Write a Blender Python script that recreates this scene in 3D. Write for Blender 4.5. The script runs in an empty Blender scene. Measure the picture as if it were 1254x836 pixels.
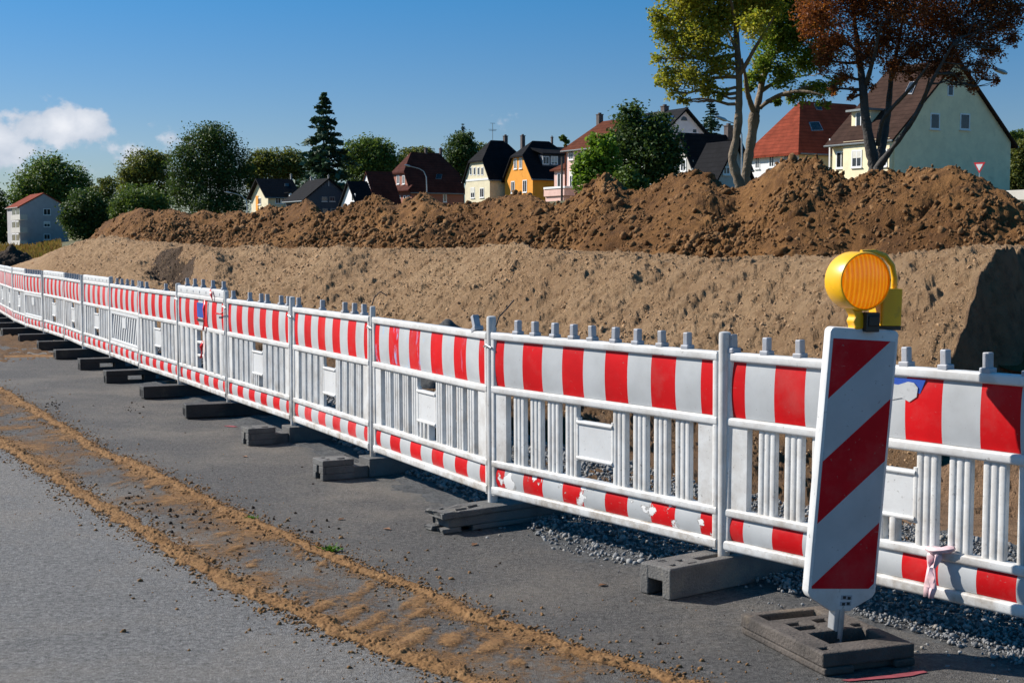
import bpy, bmesh, math, random
import numpy as np
from mathutils import Vector, Matrix

random.seed(7)
RNG = np.random.default_rng(7)
scene = bpy.context.scene
COL = scene.collection
R = math.radians

# ------------------------------------------------------------------ camera
F = 1732.64; PITCH = R(3.895); CAMH = 1.6886; FZ = .05
CP, SP = math.cos(PITCH), math.sin(PITCH)
cam_d = bpy.data.cameras.new('camera'); cam = bpy.data.objects.new('camera', cam_d); COL.objects.link(cam)
cam.location = (0, 0, CAMH); cam.rotation_euler = (R(90) - PITCH, 0, 0)
cam_d.lens = 36 * F / 1254; cam_d.sensor_width = 36; cam_d.clip_start = 0.05; cam_d.clip_end = 9000
scene.camera = cam

def ray(px, py):
    xr = (px - 627) / F; yr = (418 - py) / F
    return Vector((xr, CP + yr * SP, -SP + yr * CP))
def W(px, py, Y):
    d = ray(px, py); return Vector((0, 0, CAMH)) + d * (Y / d.y)
def G(px, py, z=0.0):
    d = ray(px, py); return Vector((0, 0, CAMH)) + d * ((z - CAMH) / d.z)
def zat(py, Y): return W(627, py, Y).z

# ------------------------------------------------------------------ noise
def _h(ix, iy, seed):
    a = (ix.astype(np.int64) * 374761393 + iy.astype(np.int64) * 668265263 + seed * 974634721) & 0xFFFFFFFF
    a = ((a ^ (a >> 13)) * 1274126177) & 0xFFFFFFFF
    a = ((a ^ (a >> 16)) * 2246822519) & 0xFFFFFFFF
    return ((a ^ (a >> 15)) & 0xFFFFFF) / float(0xFFFFFF)
def vnoise(x, y, seed=0):
    ix = np.floor(x); iy = np.floor(y); fx = x - ix; fy = y - iy
    fx = fx * fx * (3 - 2 * fx); fy = fy * fy * (3 - 2 * fy)
    a = _h(ix, iy, seed); b = _h(ix + 1, iy, seed); c = _h(ix, iy + 1, seed); d = _h(ix + 1, iy + 1, seed)
    return (a + (b - a) * fx) * (1 - fy) + (c + (d - c) * fx) * fy
def fbm(x, y, o=4, seed=0):
    r = 0; am = .5; t = 0
    for k in range(o):
        r = r + am * (vnoise(x * 2 ** k + 17.3 * k, y * 2 ** k - 9.1 * k, seed + k) * 2 - 1); t += am; am *= .5
    return r / t
def clods(x, y, seed=0, rmin=.2, rmax=.62, p=1.0):
    """half-sunk rounded lumps, one per lattice cell"""
    ix = np.floor(x); iy = np.floor(y); out = np.zeros_like(x)
    for dx in (-1, 0, 1):
        for dy in (-1, 0, 1):
            cx = ix + dx; cy = iy + dy
            jx = cx + _h(cx, cy, seed); jy = cy + _h(cx, cy, seed + 1)
            r = rmin + (rmax - rmin) * _h(cx, cy, seed + 2) ** p
            st = .7 + .7 * _h(cx, cy, seed + 3)
            q = r * r - ((x - jx) * st) ** 2 - ((y - jy) / st) ** 2
            out = np.maximum(out, np.sqrt(np.maximum(q, 0)))
    return out
def sstep(a, b, x):
    t = np.clip((x - a) / (b - a), 0, 1); return t * t * (3 - 2 * t)

# ------------------------------------------------------------------ mesh tools
class MB:
    def __init__(s): s.v = []; s.f = []; s.m = []
    def add(s, vs, fs, mi=0):
        o = len(s.v); s.v += [tuple(v) for v in vs]; s.f += [tuple(i + o for i in f) for f in fs]; s.m += [mi] * len(fs)
    def box(s, x0, x1, y0, y1, z0, z1, mi=0):
        s.add([(x0,y0,z0),(x1,y0,z0),(x1,y1,z0),(x0,y1,z0),(x0,y0,z1),(x1,y0,z1),(x1,y1,z1),(x0,y1,z1)],
              [(3,2,1,0),(4,5,6,7),(0,1,5,4),(1,2,6,5),(2,3,7,6),(3,0,4,7)], mi)
    def prism(s, poly, h, mi=0):
        """poly: list of 3-D points, extruded by vector h"""
        n = len(poly); h = Vector(h); p = [Vector(q) for q in poly]
        s.add(p + [q + h for q in p], [tuple(range(n))[::-1], tuple(range(n, 2 * n))] + [(i, (i + 1) % n, n + (i + 1) % n, n + i) for i in range(n)], mi)
    def sweep(s, prof, p0, p1, up=(0, 0, 1), mi=0):
        """closed 2-D profile (side, up) swept p0->p1"""
        p0 = Vector(p0); p1 = Vector(p1); d = (p1 - p0).normalized(); u = Vector(up)
        sd = d.cross(u).normalized(); u = sd.cross(d)
        s.prism([p0 + sd * a + u * b for a, b in prof], p1 - p0, mi)
    def rbar(s, p0, p1, w, h, r, up=(0, 0, 1), mi=0, n=3):
        prof = []
        for cx, cy, a0 in ((w/2-r, h/2-r, 0), (-w/2+r, h/2-r, 90), (-w/2+r, -h/2+r, 180), (w/2-r, -h/2+r, 270)):
            for k in range(n + 1):
                a = R(a0 + 90 * k / n); prof.append((cx + r * math.cos(a), cy + r * math.sin(a)))
        s.sweep(prof, p0, p1, up, mi)
    def tube(s, pts, rad, n=8, mi=0, cap=True):
        pts = [Vector(p) for p in pts]
        if not hasattr(rad, '__len__'): rad = [rad] * len(pts)
        rings = []; vs = []; u = None
        for i, p in enumerate(pts):
            d = (pts[min(i + 1, len(pts) - 1)] - pts[max(i - 1, 0)]).normalized()
            if u is None: u = d.orthogonal().normalized()
            u = (u - d * u.dot(d)).normalized(); w = d.cross(u)
            vs += [p + (u * math.cos(6.28318 * k / n) + w * math.sin(6.28318 * k / n)) * rad[i] for k in range(n)]
        fs = []
        for i in range(len(pts) - 1):
            for k in range(n):
                fs.append((i*n+k, i*n+(k+1)%n, (i+1)*n+(k+1)%n, (i+1)*n+k))
        if cap: fs += [tuple(range(n))[::-1], tuple(range((len(pts)-1)*n, len(pts)*n))]
        s.add(vs, fs, mi)
    def lathe(s, prof, M=None, n=32, mi=0):
        """prof: (radius, height) pairs around local z"""
        M = M or Matrix.Identity(4); vs = []; fs = []
        for r, z in prof:
            vs += [M @ Vector((r*math.cos(6.28318*k/n), r*math.sin(6.28318*k/n), z)) for k in range(n)]
        for i in range(len(prof)-1):
            for k in range(n): fs.append((i*n+k, i*n+(k+1)%n, (i+1)*n+(k+1)%n, (i+1)*n+k))
        if prof[0][0] > 1e-6: fs.append(tuple(range(n))[::-1])
        if prof[-1][0] > 1e-6: fs.append(tuple(range((len(prof)-1)*n, len(prof)*n)))
        s.add(vs, fs, mi)
    def holed(s, x0, x1, y0, y1, z0, z1, holes, mi=0):
        """slab with rectangular through holes (x0,x1,y0,y1)"""
        xs = sorted({x0, x1, *[h[0] for h in holes], *[h[1] for h in holes]}); ys = sorted({y0, y1, *[h[2] for h in holes], *[h[3] for h in holes]})
        def solid(i, j):
            if i < 0 or j < 0 or i >= len(xs)-1 or j >= len(ys)-1: return False
            cx = (xs[i]+xs[i+1])/2; cy = (ys[j]+ys[j+1])/2
            return not any(h[0] < cx < h[1] and h[2] < cy < h[3] for h in holes)
        V = {}; vs = []; fs = []
        def v(i, j, k):
            if (i,j,k) not in V: V[(i,j,k)] = len(vs); vs.append((xs[i], ys[j], (z0, z1)[k]))
            return V[(i,j,k)]
        for i in range(len(xs)-1):
            for j in range(len(ys)-1):
                if not solid(i, j): continue
                fs.append((v(i,j,1), v(i+1,j,1), v(i+1,j+1,1), v(i,j+1,1))); fs.append((v(i,j+1,0), v(i+1,j+1,0), v(i+1,j,0), v(i,j,0)))
                if not solid(i-1, j): fs.append((v(i,j,0), v(i,j,1), v(i,j+1,1), v(i,j+1,0)))
                if not solid(i+1, j): fs.append((v(i+1,j+1,0), v(i+1,j+1,1), v(i+1,j,1), v(i+1,j,0)))
                if not solid(i, j-1): fs.append((v(i+1,j,0), v(i+1,j,1), v(i,j,1), v(i,j,0)))
                if not solid(i, j+1): fs.append((v(i,j+1,0), v(i,j+1,1), v(i+1,j+1,1), v(i+1,j+1,0)))
        s.add(vs, fs, mi)
    def xf(s, M): s.v = [tuple(M @ Vector(v)) for v in s.v]; return s
    def mesh(s, name, mats, smooth=False, bevel=0):
        me = bpy.data.meshes.new(name); me.from_pydata(s.v, [], s.f)
        for m in (mats if isinstance(mats, (list, tuple)) else [mats]): me.materials.append(m)
        me.polygons.foreach_set('material_index', s.m)
        b = bmesh.new(); b.from_mesh(me)
        bmesh.ops.recalc_face_normals(b, faces=b.faces)
        if bevel:
            es = [e for e in b.edges if len(e.link_faces) == 2 and e.calc_face_angle(0) > .5]
            bmesh.ops.bevel(b, geom=es, offset=bevel, segments=2, affect='EDGES', profile=.5)
        b.to_mesh(me); b.free()
        if smooth: me.shade_smooth(); me.set_sharp_from_angle(angle=R(38))
        return me
    def build(s, name, mats, parent=None, smooth=False, bevel=0):
        return obj(name, s.mesh(name, mats, smooth, bevel), parent)

def obj(name, me, parent=None):
    o = bpy.data.objects.new(name, me); COL.objects.link(o)
    if parent is not None: o.parent = parent
    return o
def tag(o, label=None, cat=None, group=None, kind=None):
    for k, v in (('label', label), ('category', cat), ('group', group), ('kind', kind)):
        if v: o[k] = v
    return o
def empty(name, loc, rz=0, **kw):
    o = bpy.data.objects.new(name, None); COL.objects.link(o); o.location = loc; o.rotation_euler = (0, 0, rz); o.empty_display_size = .2
    return tag(o, **kw)
def npmesh(name, V, Q, mats, smooth=False, midx=None):
    """V (n,3), Q (m,k) all faces with k corners"""
    V = np.asarray(V, np.float32); Q = np.asarray(Q, np.int32); k = Q.shape[1]
    me = bpy.data.meshes.new(name); me.vertices.add(len(V)); me.vertices.foreach_set('co', V.ravel())
    me.loops.add(Q.size); me.loops.foreach_set('vertex_index', Q.ravel())
    me.polygons.add(len(Q)); me.polygons.foreach_set('loop_start', np.arange(len(Q), dtype=np.int32) * k)
    me.polygons.foreach_set('loop_total', np.full(len(Q), k, np.int32))
    for m in (mats if isinstance(mats, (list, tuple)) else [mats]): me.materials.append(m)
    if midx is not None: me.polygons.foreach_set('material_index', np.asarray(midx, np.int32))
    me.update(calc_edges=True)
    if smooth: me.shade_smooth()
    return me
def gridmesh(name, P, mat, smooth=True):
    """P (r,c,3) -> quads"""
    r, c, _ = P.shape; i = np.arange(r * c).reshape(r, c)
    Q = np.stack([i[:-1, :-1], i[:-1, 1:], i[1:, 1:], i[1:, :-1]], -1).reshape(-1, 4)
    me = npmesh(name, P.reshape(-1, 3), Q, mat, smooth)
    return me

# ------------------------------------------------------------------ materials
def node_mat(name):
    m = bpy.data.materials.new(name); m.use_nodes = True; nt = m.node_tree
    return m, nt, nt.nodes['Principled BSDF']
def N(nt, t, **kw):
    n = nt.nodes.new(t)
    for k, v in kw.items():
        if k in n.inputs: n.inputs[k].default_value = v
        else: setattr(n, k, v)
    return n
def L(nt, a, b): nt.links.new(a, b)
def coords(nt, kind='Object', rnd=False):
    tc = N(nt, 'ShaderNodeTexCoord'); o = tc.outputs[kind]
    if rnd:
        oi = N(nt, 'ShaderNodeObjectInfo'); mu = N(nt, 'ShaderNodeMath', operation='MULTIPLY'); mu.inputs[1].default_value = 57.3
        L(nt, oi.outputs['Random'], mu.inputs[0]); ad = N(nt, 'ShaderNodeVectorMath', operation='ADD'); L(nt, o, ad.inputs[0]); L(nt, mu.outputs[0], ad.inputs[1]); o = ad.outputs[0]
    return o
def noise(nt, vec, scale, detail=4, rough=.55, lo=.35, hi=.65):
    n = N(nt, 'ShaderNodeTexNoise', Scale=scale, Detail=detail, Roughness=rough); L(nt, vec, n.inputs['Vector'])
    r = N(nt, 'ShaderNodeMapRange'); r.inputs[1].default_value = lo; r.inputs[2].default_value = hi; L(nt, n.outputs['Fac'], r.inputs[0])
    return r.outputs[0]
def mix(nt, fac, a, b, blend='MIX'):
    m = N(nt, 'ShaderNodeMix', data_type='RGBA', blend_type=blend)
    for sock, v in ((m.inputs[0], fac), (m.inputs[6], a), (m.inputs[7], b)):
        if isinstance(v, (int, float)): sock.default_value = v
        elif isinstance(v, tuple): sock.default_value = (*v, 1)
        else: L(nt, v, sock)
    return m.outputs[2]
def math_(nt, op, a, b=None, c=None):
    m = N(nt, 'ShaderNodeMath', operation=op)
    for i, v in enumerate((a, b, c)):
        if v is None: continue
        if isinstance(v, (int, float)): m.inputs[i].default_value = v
        else: L(nt, v, m.inputs[i])
    return m.outputs[0]
def bump(nt, h, p, strength=.5, dist=.01):
    b = N(nt, 'ShaderNodeBump', Strength=strength, Distance=dist); L(nt, h, b.inputs['Height']); L(nt, b.outputs[0], p.inputs['Normal']); return b

def simple(name, col, rough=.6, var=.15, scale=3, metal=0, spec=.5, bmp=0, bscale=40, dirt=None, dscale=6, rnd=True):
    m, nt, p = node_mat(name); v = coords(nt, 'Object', rnd)
    lo = tuple(c * (1 - var) for c in col); hi = tuple(min(1, c * (1 + var)) for c in col)
    c = mix(nt, noise(nt, v, scale, 5), lo, hi)
    if dirt: c = mix(nt, noise(nt, v, dscale, 8, .65, .56, .72), c, dirt)
    L(nt, c, p.inputs['Base Color']); p.inputs['Roughness'].default_value = rough; p.inputs['Metallic'].default_value = metal
    p.inputs['Specular IOR Level'].default_value = spec
    if bmp: bump(nt, noise(nt, v, bscale, 6, .6, 0, 1), p, bmp, .02 if bscale > 15 else .12)
    return m

def soil(name, cols, scales=(1.2, 9), bmp=.8, bd=.05, bs=25, rough=.95, low=None):
    m, nt, p = node_mat(name); v = coords(nt)
    c = mix(nt, noise(nt, v, scales[0], 6, .6), cols[0], cols[1])
    c = mix(nt, noise(nt, v, scales[1], 6, .65, .45, .7), c, cols[2])
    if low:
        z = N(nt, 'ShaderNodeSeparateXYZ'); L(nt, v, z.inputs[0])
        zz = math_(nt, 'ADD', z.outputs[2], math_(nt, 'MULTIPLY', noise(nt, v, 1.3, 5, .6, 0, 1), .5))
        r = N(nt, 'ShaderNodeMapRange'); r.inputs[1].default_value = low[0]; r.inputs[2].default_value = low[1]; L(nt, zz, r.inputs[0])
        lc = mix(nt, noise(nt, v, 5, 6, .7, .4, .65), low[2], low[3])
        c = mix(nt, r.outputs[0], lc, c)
    L(nt, c, p.inputs['Base Color']); p.inputs['Roughness'].default_value = rough; p.inputs['Specular IOR Level'].default_value = .15
    h = math_(nt, 'ADD', noise(nt, v, bs, 8, .7, 0, 1), math_(nt, 'MULTIPLY', noise(nt, v, bs * 4, 4, .7, 0, 1), .4))
    bump(nt, h, p, bmp, bd); return m

def island_leaf(name, cols, trans=.35, rough=.6):
    m, nt, p = node_mat(name)
    g = N(nt, 'ShaderNodeNewGeometry'); v = coords(nt)
    r = N(nt, 'ShaderNodeValToRGB'); L(nt, g.outputs['Random Per Island'], r.inputs[0]); e = r.color_ramp.elements
    e[0].color = (*cols[0], 1); e[1].color = (*cols[-1], 1); e[0].position = .05; e[1].position = .95
    for i, c in enumerate(cols[1:-1]):
        k = e.new((i + 1) / (len(cols) - 1)); k.color = (*c, 1)
    big = noise(nt, v, .35, 3, .5, .35, .65)
    c = mix(nt, big, r.outputs[0], mix(nt, .5, r.outputs[0], cols[len(cols) // 2]))
    L(nt, c, p.inputs['Base Color']); p.inputs['Roughness'].default_value = rough; p.inputs['Specular IOR Level'].default_value = .25
    t = N(nt, 'ShaderNodeBsdfTranslucent'); L(nt, mix(nt, 1.0, c, (1.0, 1.0, .55), 'MULTIPLY'), t.inputs[0])
    mx = N(nt, 'ShaderNodeMixShader'); mx.inputs[0].default_value = trans
    L(nt, p.outputs[0], mx.inputs[1]); L(nt, t.outputs[0], mx.inputs[2]); L(nt, mx.outputs[0], nt.nodes['Material Output'].inputs[0])
    return m

M = {}
# white fence plastic with grime low down
def plastic(name, col=(.66, .66, .645), rough=.45, grime=.5):
    m, nt, p = node_mat(name); v = coords(nt, 'Object', True); raw = coords(nt)
    c = mix(nt, noise(nt, v, 4, 5), tuple(x * .93 for x in col), col)
    sp = N(nt, 'ShaderNodeSeparateXYZ'); L(nt, raw, sp.inputs[0])
    zr = N(nt, 'ShaderNodeMapRange'); zr.inputs[1].default_value = .5; zr.inputs[2].default_value = .1; L(nt, sp.outputs[2], zr.inputs[0])
    gr = math_(nt, 'MULTIPLY', noise(nt, v, 7, 8, .68, .42, .75), math_(nt, 'ADD', math_(nt, 'MULTIPLY', zr.outputs[0], .9), .5))
    c = mix(nt, math_(nt, 'MULTIPLY', gr, grime), c, (.27, .22, .165))
    c = mix(nt, math_(nt, 'MULTIPLY', noise(nt, v, 45, 4, .7, .62, .72), .65), c, (.14, .12, .10))
    L(nt, c, p.inputs['Base Color']); p.inputs['Roughness'].default_value = rough
    bump(nt, noise(nt, v, 60, 3, .5, 0, 1), p, .12, .004); return m
M['plastic'] = plastic('white_plastic', grime=1.0); M['bright_plastic'] = plastic('bright_white_plastic', (.62, .63, .63), grime=.35)
M['greyplastic'] = plastic('grey_plastic', (.36, .38, .42), .5, .4); M['postgrey'] = plastic('post_grey', (.56, .555, .54), .4, .9)

def film(name, n=5, period=.37, red=(.56, .008, .011), white=(.48, .495, .50), peel=0, smear=0, diag=False, fade=0):
    m, nt, p = node_mat(name); v = coords(nt); rv = coords(nt, 'Object', True)
    sp = N(nt, 'ShaderNodeSeparateXYZ'); L(nt, v, sp.inputs[0])
    a = sp.outputs[0] if not diag else math_(nt, 'SUBTRACT', sp.outputs[2], math_(nt, 'MULTIPLY', sp.outputs[0], .94))
    ph = math_(nt, 'FRACT', math_(nt, 'ADD', math_(nt, 'DIVIDE', a, period), diag if diag else .25 + .5 + 1000))
    msk = math_(nt, 'LESS_THAN', ph, .5)
    # slight grime and scuffs in the film
    w = mix(nt, noise(nt, rv, 5, 6, .6), tuple(x * .86 for x in white), white)
    r = mix(nt, noise(nt, rv, 3, 6, .6), tuple(x * .85 for x in red), tuple(min(1, x * 1.1 + fade * .25) for x in red))
    c = mix(nt, msk, w, r)
    st = N(nt, 'ShaderNodeMapping'); st.inputs['Scale'].default_value = (14, 14, 60); st.inputs['Rotation'].default_value = (0, .5, 0); L(nt, rv, st.inputs[0])
    c = mix(nt, math_(nt, 'MULTIPLY', noise(nt, st.outputs[0], 1, 6, .7, .66, .73), .4), c, (.42, .38, .35))
    c = mix(nt, math_(nt, 'MULTIPLY', noise(nt, rv, 3.5, 8, .7, .5, .8), .22), c, (.27, .24, .21))
    c = mix(nt, math_(nt, 'MULTIPLY', noise(nt, rv, 40, 3, .7, .67, .72), .6), c, (.2, .18, .16))
    if smear:
        ms = N(nt, 'ShaderNodeMapping'); ms.inputs['Scale'].default_value = (9, 9, 3); L(nt, v, ms.inputs[0])
        ax = N(nt, 'ShaderNodeMapRange'); ax.inputs[1].default_value = .95; ax.inputs[2].default_value = -.5; L(nt, sp.outputs[0], ax.inputs[0])
        c = mix(nt, math_(nt, 'MULTIPLY', noise(nt, ms.outputs[0], 1.6, 7, .7, .56, .66), math_(nt, 'MULTIPLY', ax.outputs[0], .8)), c, (.25, .45, .72))
    bh = None
    if peel:
        bw = noise(nt, v, 7, 7, .62, .575, .59)
        e1 = noise(nt, v, 7, 7, .62, .56, .575)
        c = mix(nt, math_(nt, 'SUBTRACT', e1, bw), c, (.22, .2, .18))
        c = mix(nt, bw, c, (.76, .75, .73)); bh = bw
    L(nt, c, p.inputs['Base Color']); p.inputs['Roughness'].default_value = .42
    p.inputs['Specular IOR Level'].default_value = .1
    return m
M['film'] = film('stripe_film'); M['film_faded'] = film('stripe_film_faded', fade=.25)
M['film_low'] = film('stripe_film_low'); M['film_peel'] = film('stripe_film_peeling', peel=1); M['film_smear'] = film('stripe_film_smeared', smear=1)
M['beacon_film'] = film('beacon_film', period=.518, red=(.52, .006, .014), white=(.46, .475, .485), diag=.870)
M['blue'] = simple('blue_sticker', (.004, .05, .30), .5); M['paper'] = simple('torn_label', (.47, .48, .48), .6, dirt=(.3, .3, .3), dscale=40)
M['darksticker'] = simple('dark_sticker', (.03, .035, .04), .4)
M['rubber'] = simple('foot_rubber', (.095, .094, .09), .8, .3, 4, bmp=.5, bscale=70, dirt=(.15, .135, .11), dscale=5)
M['rubber_new'] = simple('foot_grey', (.11, .105, .098), .75, .25, 4, bmp=.4, bscale=80, dirt=(.17, .15, .12), dscale=4)
M['rubber_dark'] = simple('foot_dark', (.022, .022, .022), .7, .3, 4, bmp=.4, bscale=60, dirt=(.06, .055, .045), dscale=5)
M['rubber_brown'] = simple('base_brown', (.075, .062, .052), .85, .35, 6, bmp=.6, bscale=60, dirt=(.13, .10, .07), dscale=4)
M['metal'] = simple('galvanised', (.45, .46, .47), .45, .15, 10, metal=.7)
M['darkmetal'] = simple('lamp_post_metal', (.18, .2, .2), .5, .1, 4, metal=.3)
M['yellow'] = simple('yellow_plastic', (.80, .42, .005), .35, .1, 6, dirt=(.5, .27, .02), dscale=14)
M['black'] = simple('black_plastic', (.015, .015, .015), .4, .2, 10)
m, nt, p = node_mat('amber_lens'); v = coords(nt)
wv = N(nt, 'ShaderNodeTexWave', Scale=16.0, Distortion=.4, bands_direction='X'); L(nt, v, wv.inputs['Vector'])
L(nt, mix(nt, wv.outputs['Fac'], (.75, .19, .002), (1, .44, .012)), p.inputs['Emission Color']); L(nt, mix(nt, noise(nt, v, 14, 3), (.82, .27, .003), (1, .42, .01)), p.inputs['Base Color'])
p.inputs['Roughness'].default_value = .18; p.inputs['Transmission Weight'].default_value = .3; p.inputs['IOR'].default_value = 1.4; p.inputs['Emission Color'].default_value = (1, .34, .01, 1); p.inputs['Emission Strength'].default_value = .22  # slight emission stands in for sunlight passing through the lens
bump(nt, wv.outputs['Fac'], p, 1, .012); M['amber'] = m
m, nt, p = node_mat('lamp_reflector'); p.inputs['Base Color'].default_value = (.95, .75, .3, 1); p.inputs['Metallic'].default_value = .3; p.inputs['Roughness'].default_value = .35
vr = N(nt, 'ShaderNodeTexVoronoi', Scale=40.0); L(nt, coords(nt), vr.inputs['Vector']); bump(nt, vr.outputs['Distance'], p, 1, .02); M['reflector'] = m
M['redtape'] = simple('red_tape', (.6, .01, .015), .4); M['pinktape'] = simple('pale_tape', (.62, .42, .44), .45, .3, 20, dirt=(.5, .06, .1), dscale=22)
M['redpaint'] = simple('red_marking', (.24, .04, .05), .9, .3, 20)

# asphalt: old pale lane to the left, newer dark lane next to the fence
m, nt, p = node_mat('asphalt'); v = coords(nt)
A1 = G(0, 541); B1 = G(495, 805); dl = (B1 - A1).normalized(); nl = Vector((dl.y, -dl.x, 0))
dot = N(nt, 'ShaderNodeVectorMath', operation='DOT_PRODUCT'); sb = N(nt, 'ShaderNodeVectorMath', operation='SUBTRACT')
L(nt, v, sb.inputs[0]); sb.inputs[1].default_value = A1; L(nt, sb.outputs[0], dot.inputs[0]); dot.inputs[1].default_value = nl
side = math_(nt, 'ADD', dot.outputs['Value'], math_(nt, 'MULTIPLY', math_(nt, 'SUBTRACT', noise(nt, v, 2.2, 5, .6, 0, 1), .5), .4))
if nl.x > 0: pass
lane = N(nt, 'ShaderNodeMapRange'); lane.inputs[1].default_value = -.12; lane.inputs[2].default_value = .12; L(nt, side, lane.inputs[0])
base = mix(nt, lane.outputs[0], (.160, .156, .150), (.086, .082, .077)) if nl.x > 0 else mix(nt, lane.outputs[0], (.086, .082, .077), (.160, .156, .150))
fine = N(nt, 'ShaderNodeTexVoronoi', Scale=150.0); L(nt, v, fine.inputs['Vector'])
fr = N(nt, 'ShaderNodeMapRange'); fr.inputs[3].default_value = .45; fr.inputs[4].default_value = 1.6; L(nt, noise(nt, v, 95, 4, .8, .3, .7), fr.inputs[0])
fcol = N(nt, 'ShaderNodeCombineColor'); [L(nt, fr.outputs[0], fcol.inputs[i]) for i in range(3)]
c = mix(nt, 1.0, base, fcol.outputs[0], 'MULTIPLY')
fr2 = N(nt, 'ShaderNodeMapRange'); fr2.inputs[3].default_value = .5; fr2.inputs[4].default_value = 1.55; L(nt, noise(nt, v, 32, 5, .75, .32, .68), fr2.inputs[0])
fcol2 = N(nt, 'ShaderNodeCombineColor'); [L(nt, fr2.outputs[0], fcol2.inputs[i]) for i in range(3)]
c = mix(nt, 1.0, c, fcol2.outputs[0], 'MULTIPLY')
c = mix(nt, math_(nt, 'MULTIPLY', noise(nt, v, .7, 8, .7, .45, .72), .5), c, (.28, .24, .19))
c = mix(nt, math_(nt, 'MULTIPLY', noise(nt, v, 2.6, 7, .7, .52, .75), .3), c, (.045, .045, .048))
c = mix(nt, math_(nt, 'MULTIPLY', noise(nt, v, 60, 2, .6, .68, .72), .5), c, (.25, .22, .19))
L(nt, c, p.inputs['Base Color']); p.inputs['Roughness'].default_value = .85; p.inputs['Specular IOR Level'].default_value = .3
hh = math_(nt, 'ADD', math_(nt, 'MULTIPLY', fine.outputs['Distance'], .5), math_(nt, 'MULTIPLY', noise(nt, v, 34, 8, .8, 0, 1), 1.6))
bump(nt, hh, p, .9, .014); M['asphalt'] = m

M['sandtrack'] = soil('track_sand', ((.27, .145, .06), (.35, .20, .09), (.17, .09, .042)), (6, 30), .9, .01, 90)
m = M['sandtrack']; m.name = 'track_sand'; nt = m.node_tree; p = nt.nodes['Principled BSDF']
at_n = N(nt, 'ShaderNodeAttribute', attribute_name='cover'); v = coords(nt)
thr = math_(nt, 'ADD', math_(nt, 'MULTIPLY', noise(nt, v, 70, 5, .75, .25, .75), .6), math_(nt, 'MULTIPLY', noise(nt, v, 16, 5, .7, .25, .75), .4))
al_n = N(nt, 'ShaderNodeMapRange'); al_n.inputs[1].default_value = -.22; al_n.inputs[2].default_value = .25; L(nt, math_(nt, 'SUBTRACT', at_n.outputs['Fac'], thr), al_n.inputs[0])
L(nt, math_(nt, 'MULTIPLY', al_n.outputs[0], .97), p.inputs['Alpha'])
M['crumb'] = soil('crumb_sand', ((.27, .145, .06), (.35, .20, .09), (.17, .09, .042)), (6, 30), .9, .01, 90)
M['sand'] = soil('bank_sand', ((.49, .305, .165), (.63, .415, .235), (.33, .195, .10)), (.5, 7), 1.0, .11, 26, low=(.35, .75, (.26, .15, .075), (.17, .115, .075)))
M['earth'] = soil('heap_earth', ((.155, .071, .024), (.32, .158, .056), (.10, .047, .019)), (.55, 5), 1.0, .07, 14)
M['clod'] = soil('clod_earth', ((.23, .115, .042), (.38, .21, .095), (.135, .065, .028)), (2.5, 14), .9, .03, 40)
M['hollowdark'] = soil('dark_hollow_soil', ((.075, .046, .028), (.12, .078, .048), (.05, .031, .02)), (1.5, 8), 1, .06, 16)  # darker soil for the bank's hollow, its shade put into the colour
M['sandlump'] = soil('sand_lump', ((.47, .295, .16), (.56, .365, .205), (.36, .22, .12)), (2, 9), .6, .02, 40)
M['cutsoil'] = soil('cut_soil', ((.25, .15, .085), (.35, .22, .13), (.16, .10, .058)), (1.5, 8), 1, .06, 16)  # brown soil of the cut, darkened with the face's shade in the colour
M['darkearth'] = soil('dark_earth', ((.05, .035, .025), (.07, .05, .035), (.03, .02, .015)), (1, 6), .8, .05, 14)
M['gravel'] = soil('gravel_bed', ((.13, .13, .13), (.2, .2, .195), (.07, .07, .07)), (4, 40), 1, .03, 60)
m, nt, p = node_mat('stone'); g = N(nt, 'ShaderNodeNewGeometry'); r = N(nt, 'ShaderNodeValToRGB'); L(nt, g.outputs['Random Per Island'], r.inputs[0])
e = r.color_ramp.elements; e[0].color = (.09, .092, .094, 1); e[1].color = (.25, .21, .16, 1); k = e.new(.45); k.color = (.16, .161, .163, 1); k = e.new(.88); k.color = (.29, .29, .28, 1)
L(nt, mix(nt, noise(nt, coords(nt), 60, 4), r.outputs[0], mix(nt, .6, r.outputs[0], (.2, .2, .2))), p.inputs['Base Color']); p.inputs['Roughness'].default_value = .85; M['stone'] = m
m, nt, p = node_mat('field'); v = coords(nt)
c = mix(nt, noise(nt, v, .25, 6, .6), (.10, .10, .035), (.20, .15, .06)); c = mix(nt, noise(nt, v, 2.5, 6, .7), c, (.07, .075, .025))
L(nt, c, p.inputs['Base Color']); p.inputs['Roughness'].default_value = .95; bump(nt, noise(nt, v, 6, 6, .7, 0, 1), p, .8, .2); M['field'] = m
M['drygrass'] = island_leaf('dry_grass', ((.16, .15, .045), (.24, .17, .07), (.20, .11, .05), (.12, .13, .04)), .4)
M['weed'] = island_leaf('weed_leaf', ((.05, .12, .015), (.09, .2, .03)), .4)
M['deadleaf'] = simple('dead_leaf', (.22, .10, .04), .7)
M['bark'] = simple('bark', (.10, .08, .065), .9, .4, 2, bmp=1, bscale=10)
M['plane_bark'] = simple('plane_bark', (.16, .12, .08), .85, .35, 1.2, bmp=.8, bscale=5, dirt=(.08, .062, .046), dscale=1.6)
M['beech_bark'] = simple('beech_bark', (.042, .036, .032),   .8, .3, 1.5, bmp=.7, bscale=6)
M['leaf_plane'] = island_leaf('plane_leaf', ((0.150, 0.237, 0.035), (0.300, 0.338, 0.050), (0.450, 0.388, 0.056), (0.225, 0.250, 0.037)), .5)
M['leaf_plane_dark'] = island_leaf('plane_leaf_green', ((0.100, 0.188, 0.037), (0.175, 0.263, 0.037), (0.325, 0.312, 0.050)), .5)
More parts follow.
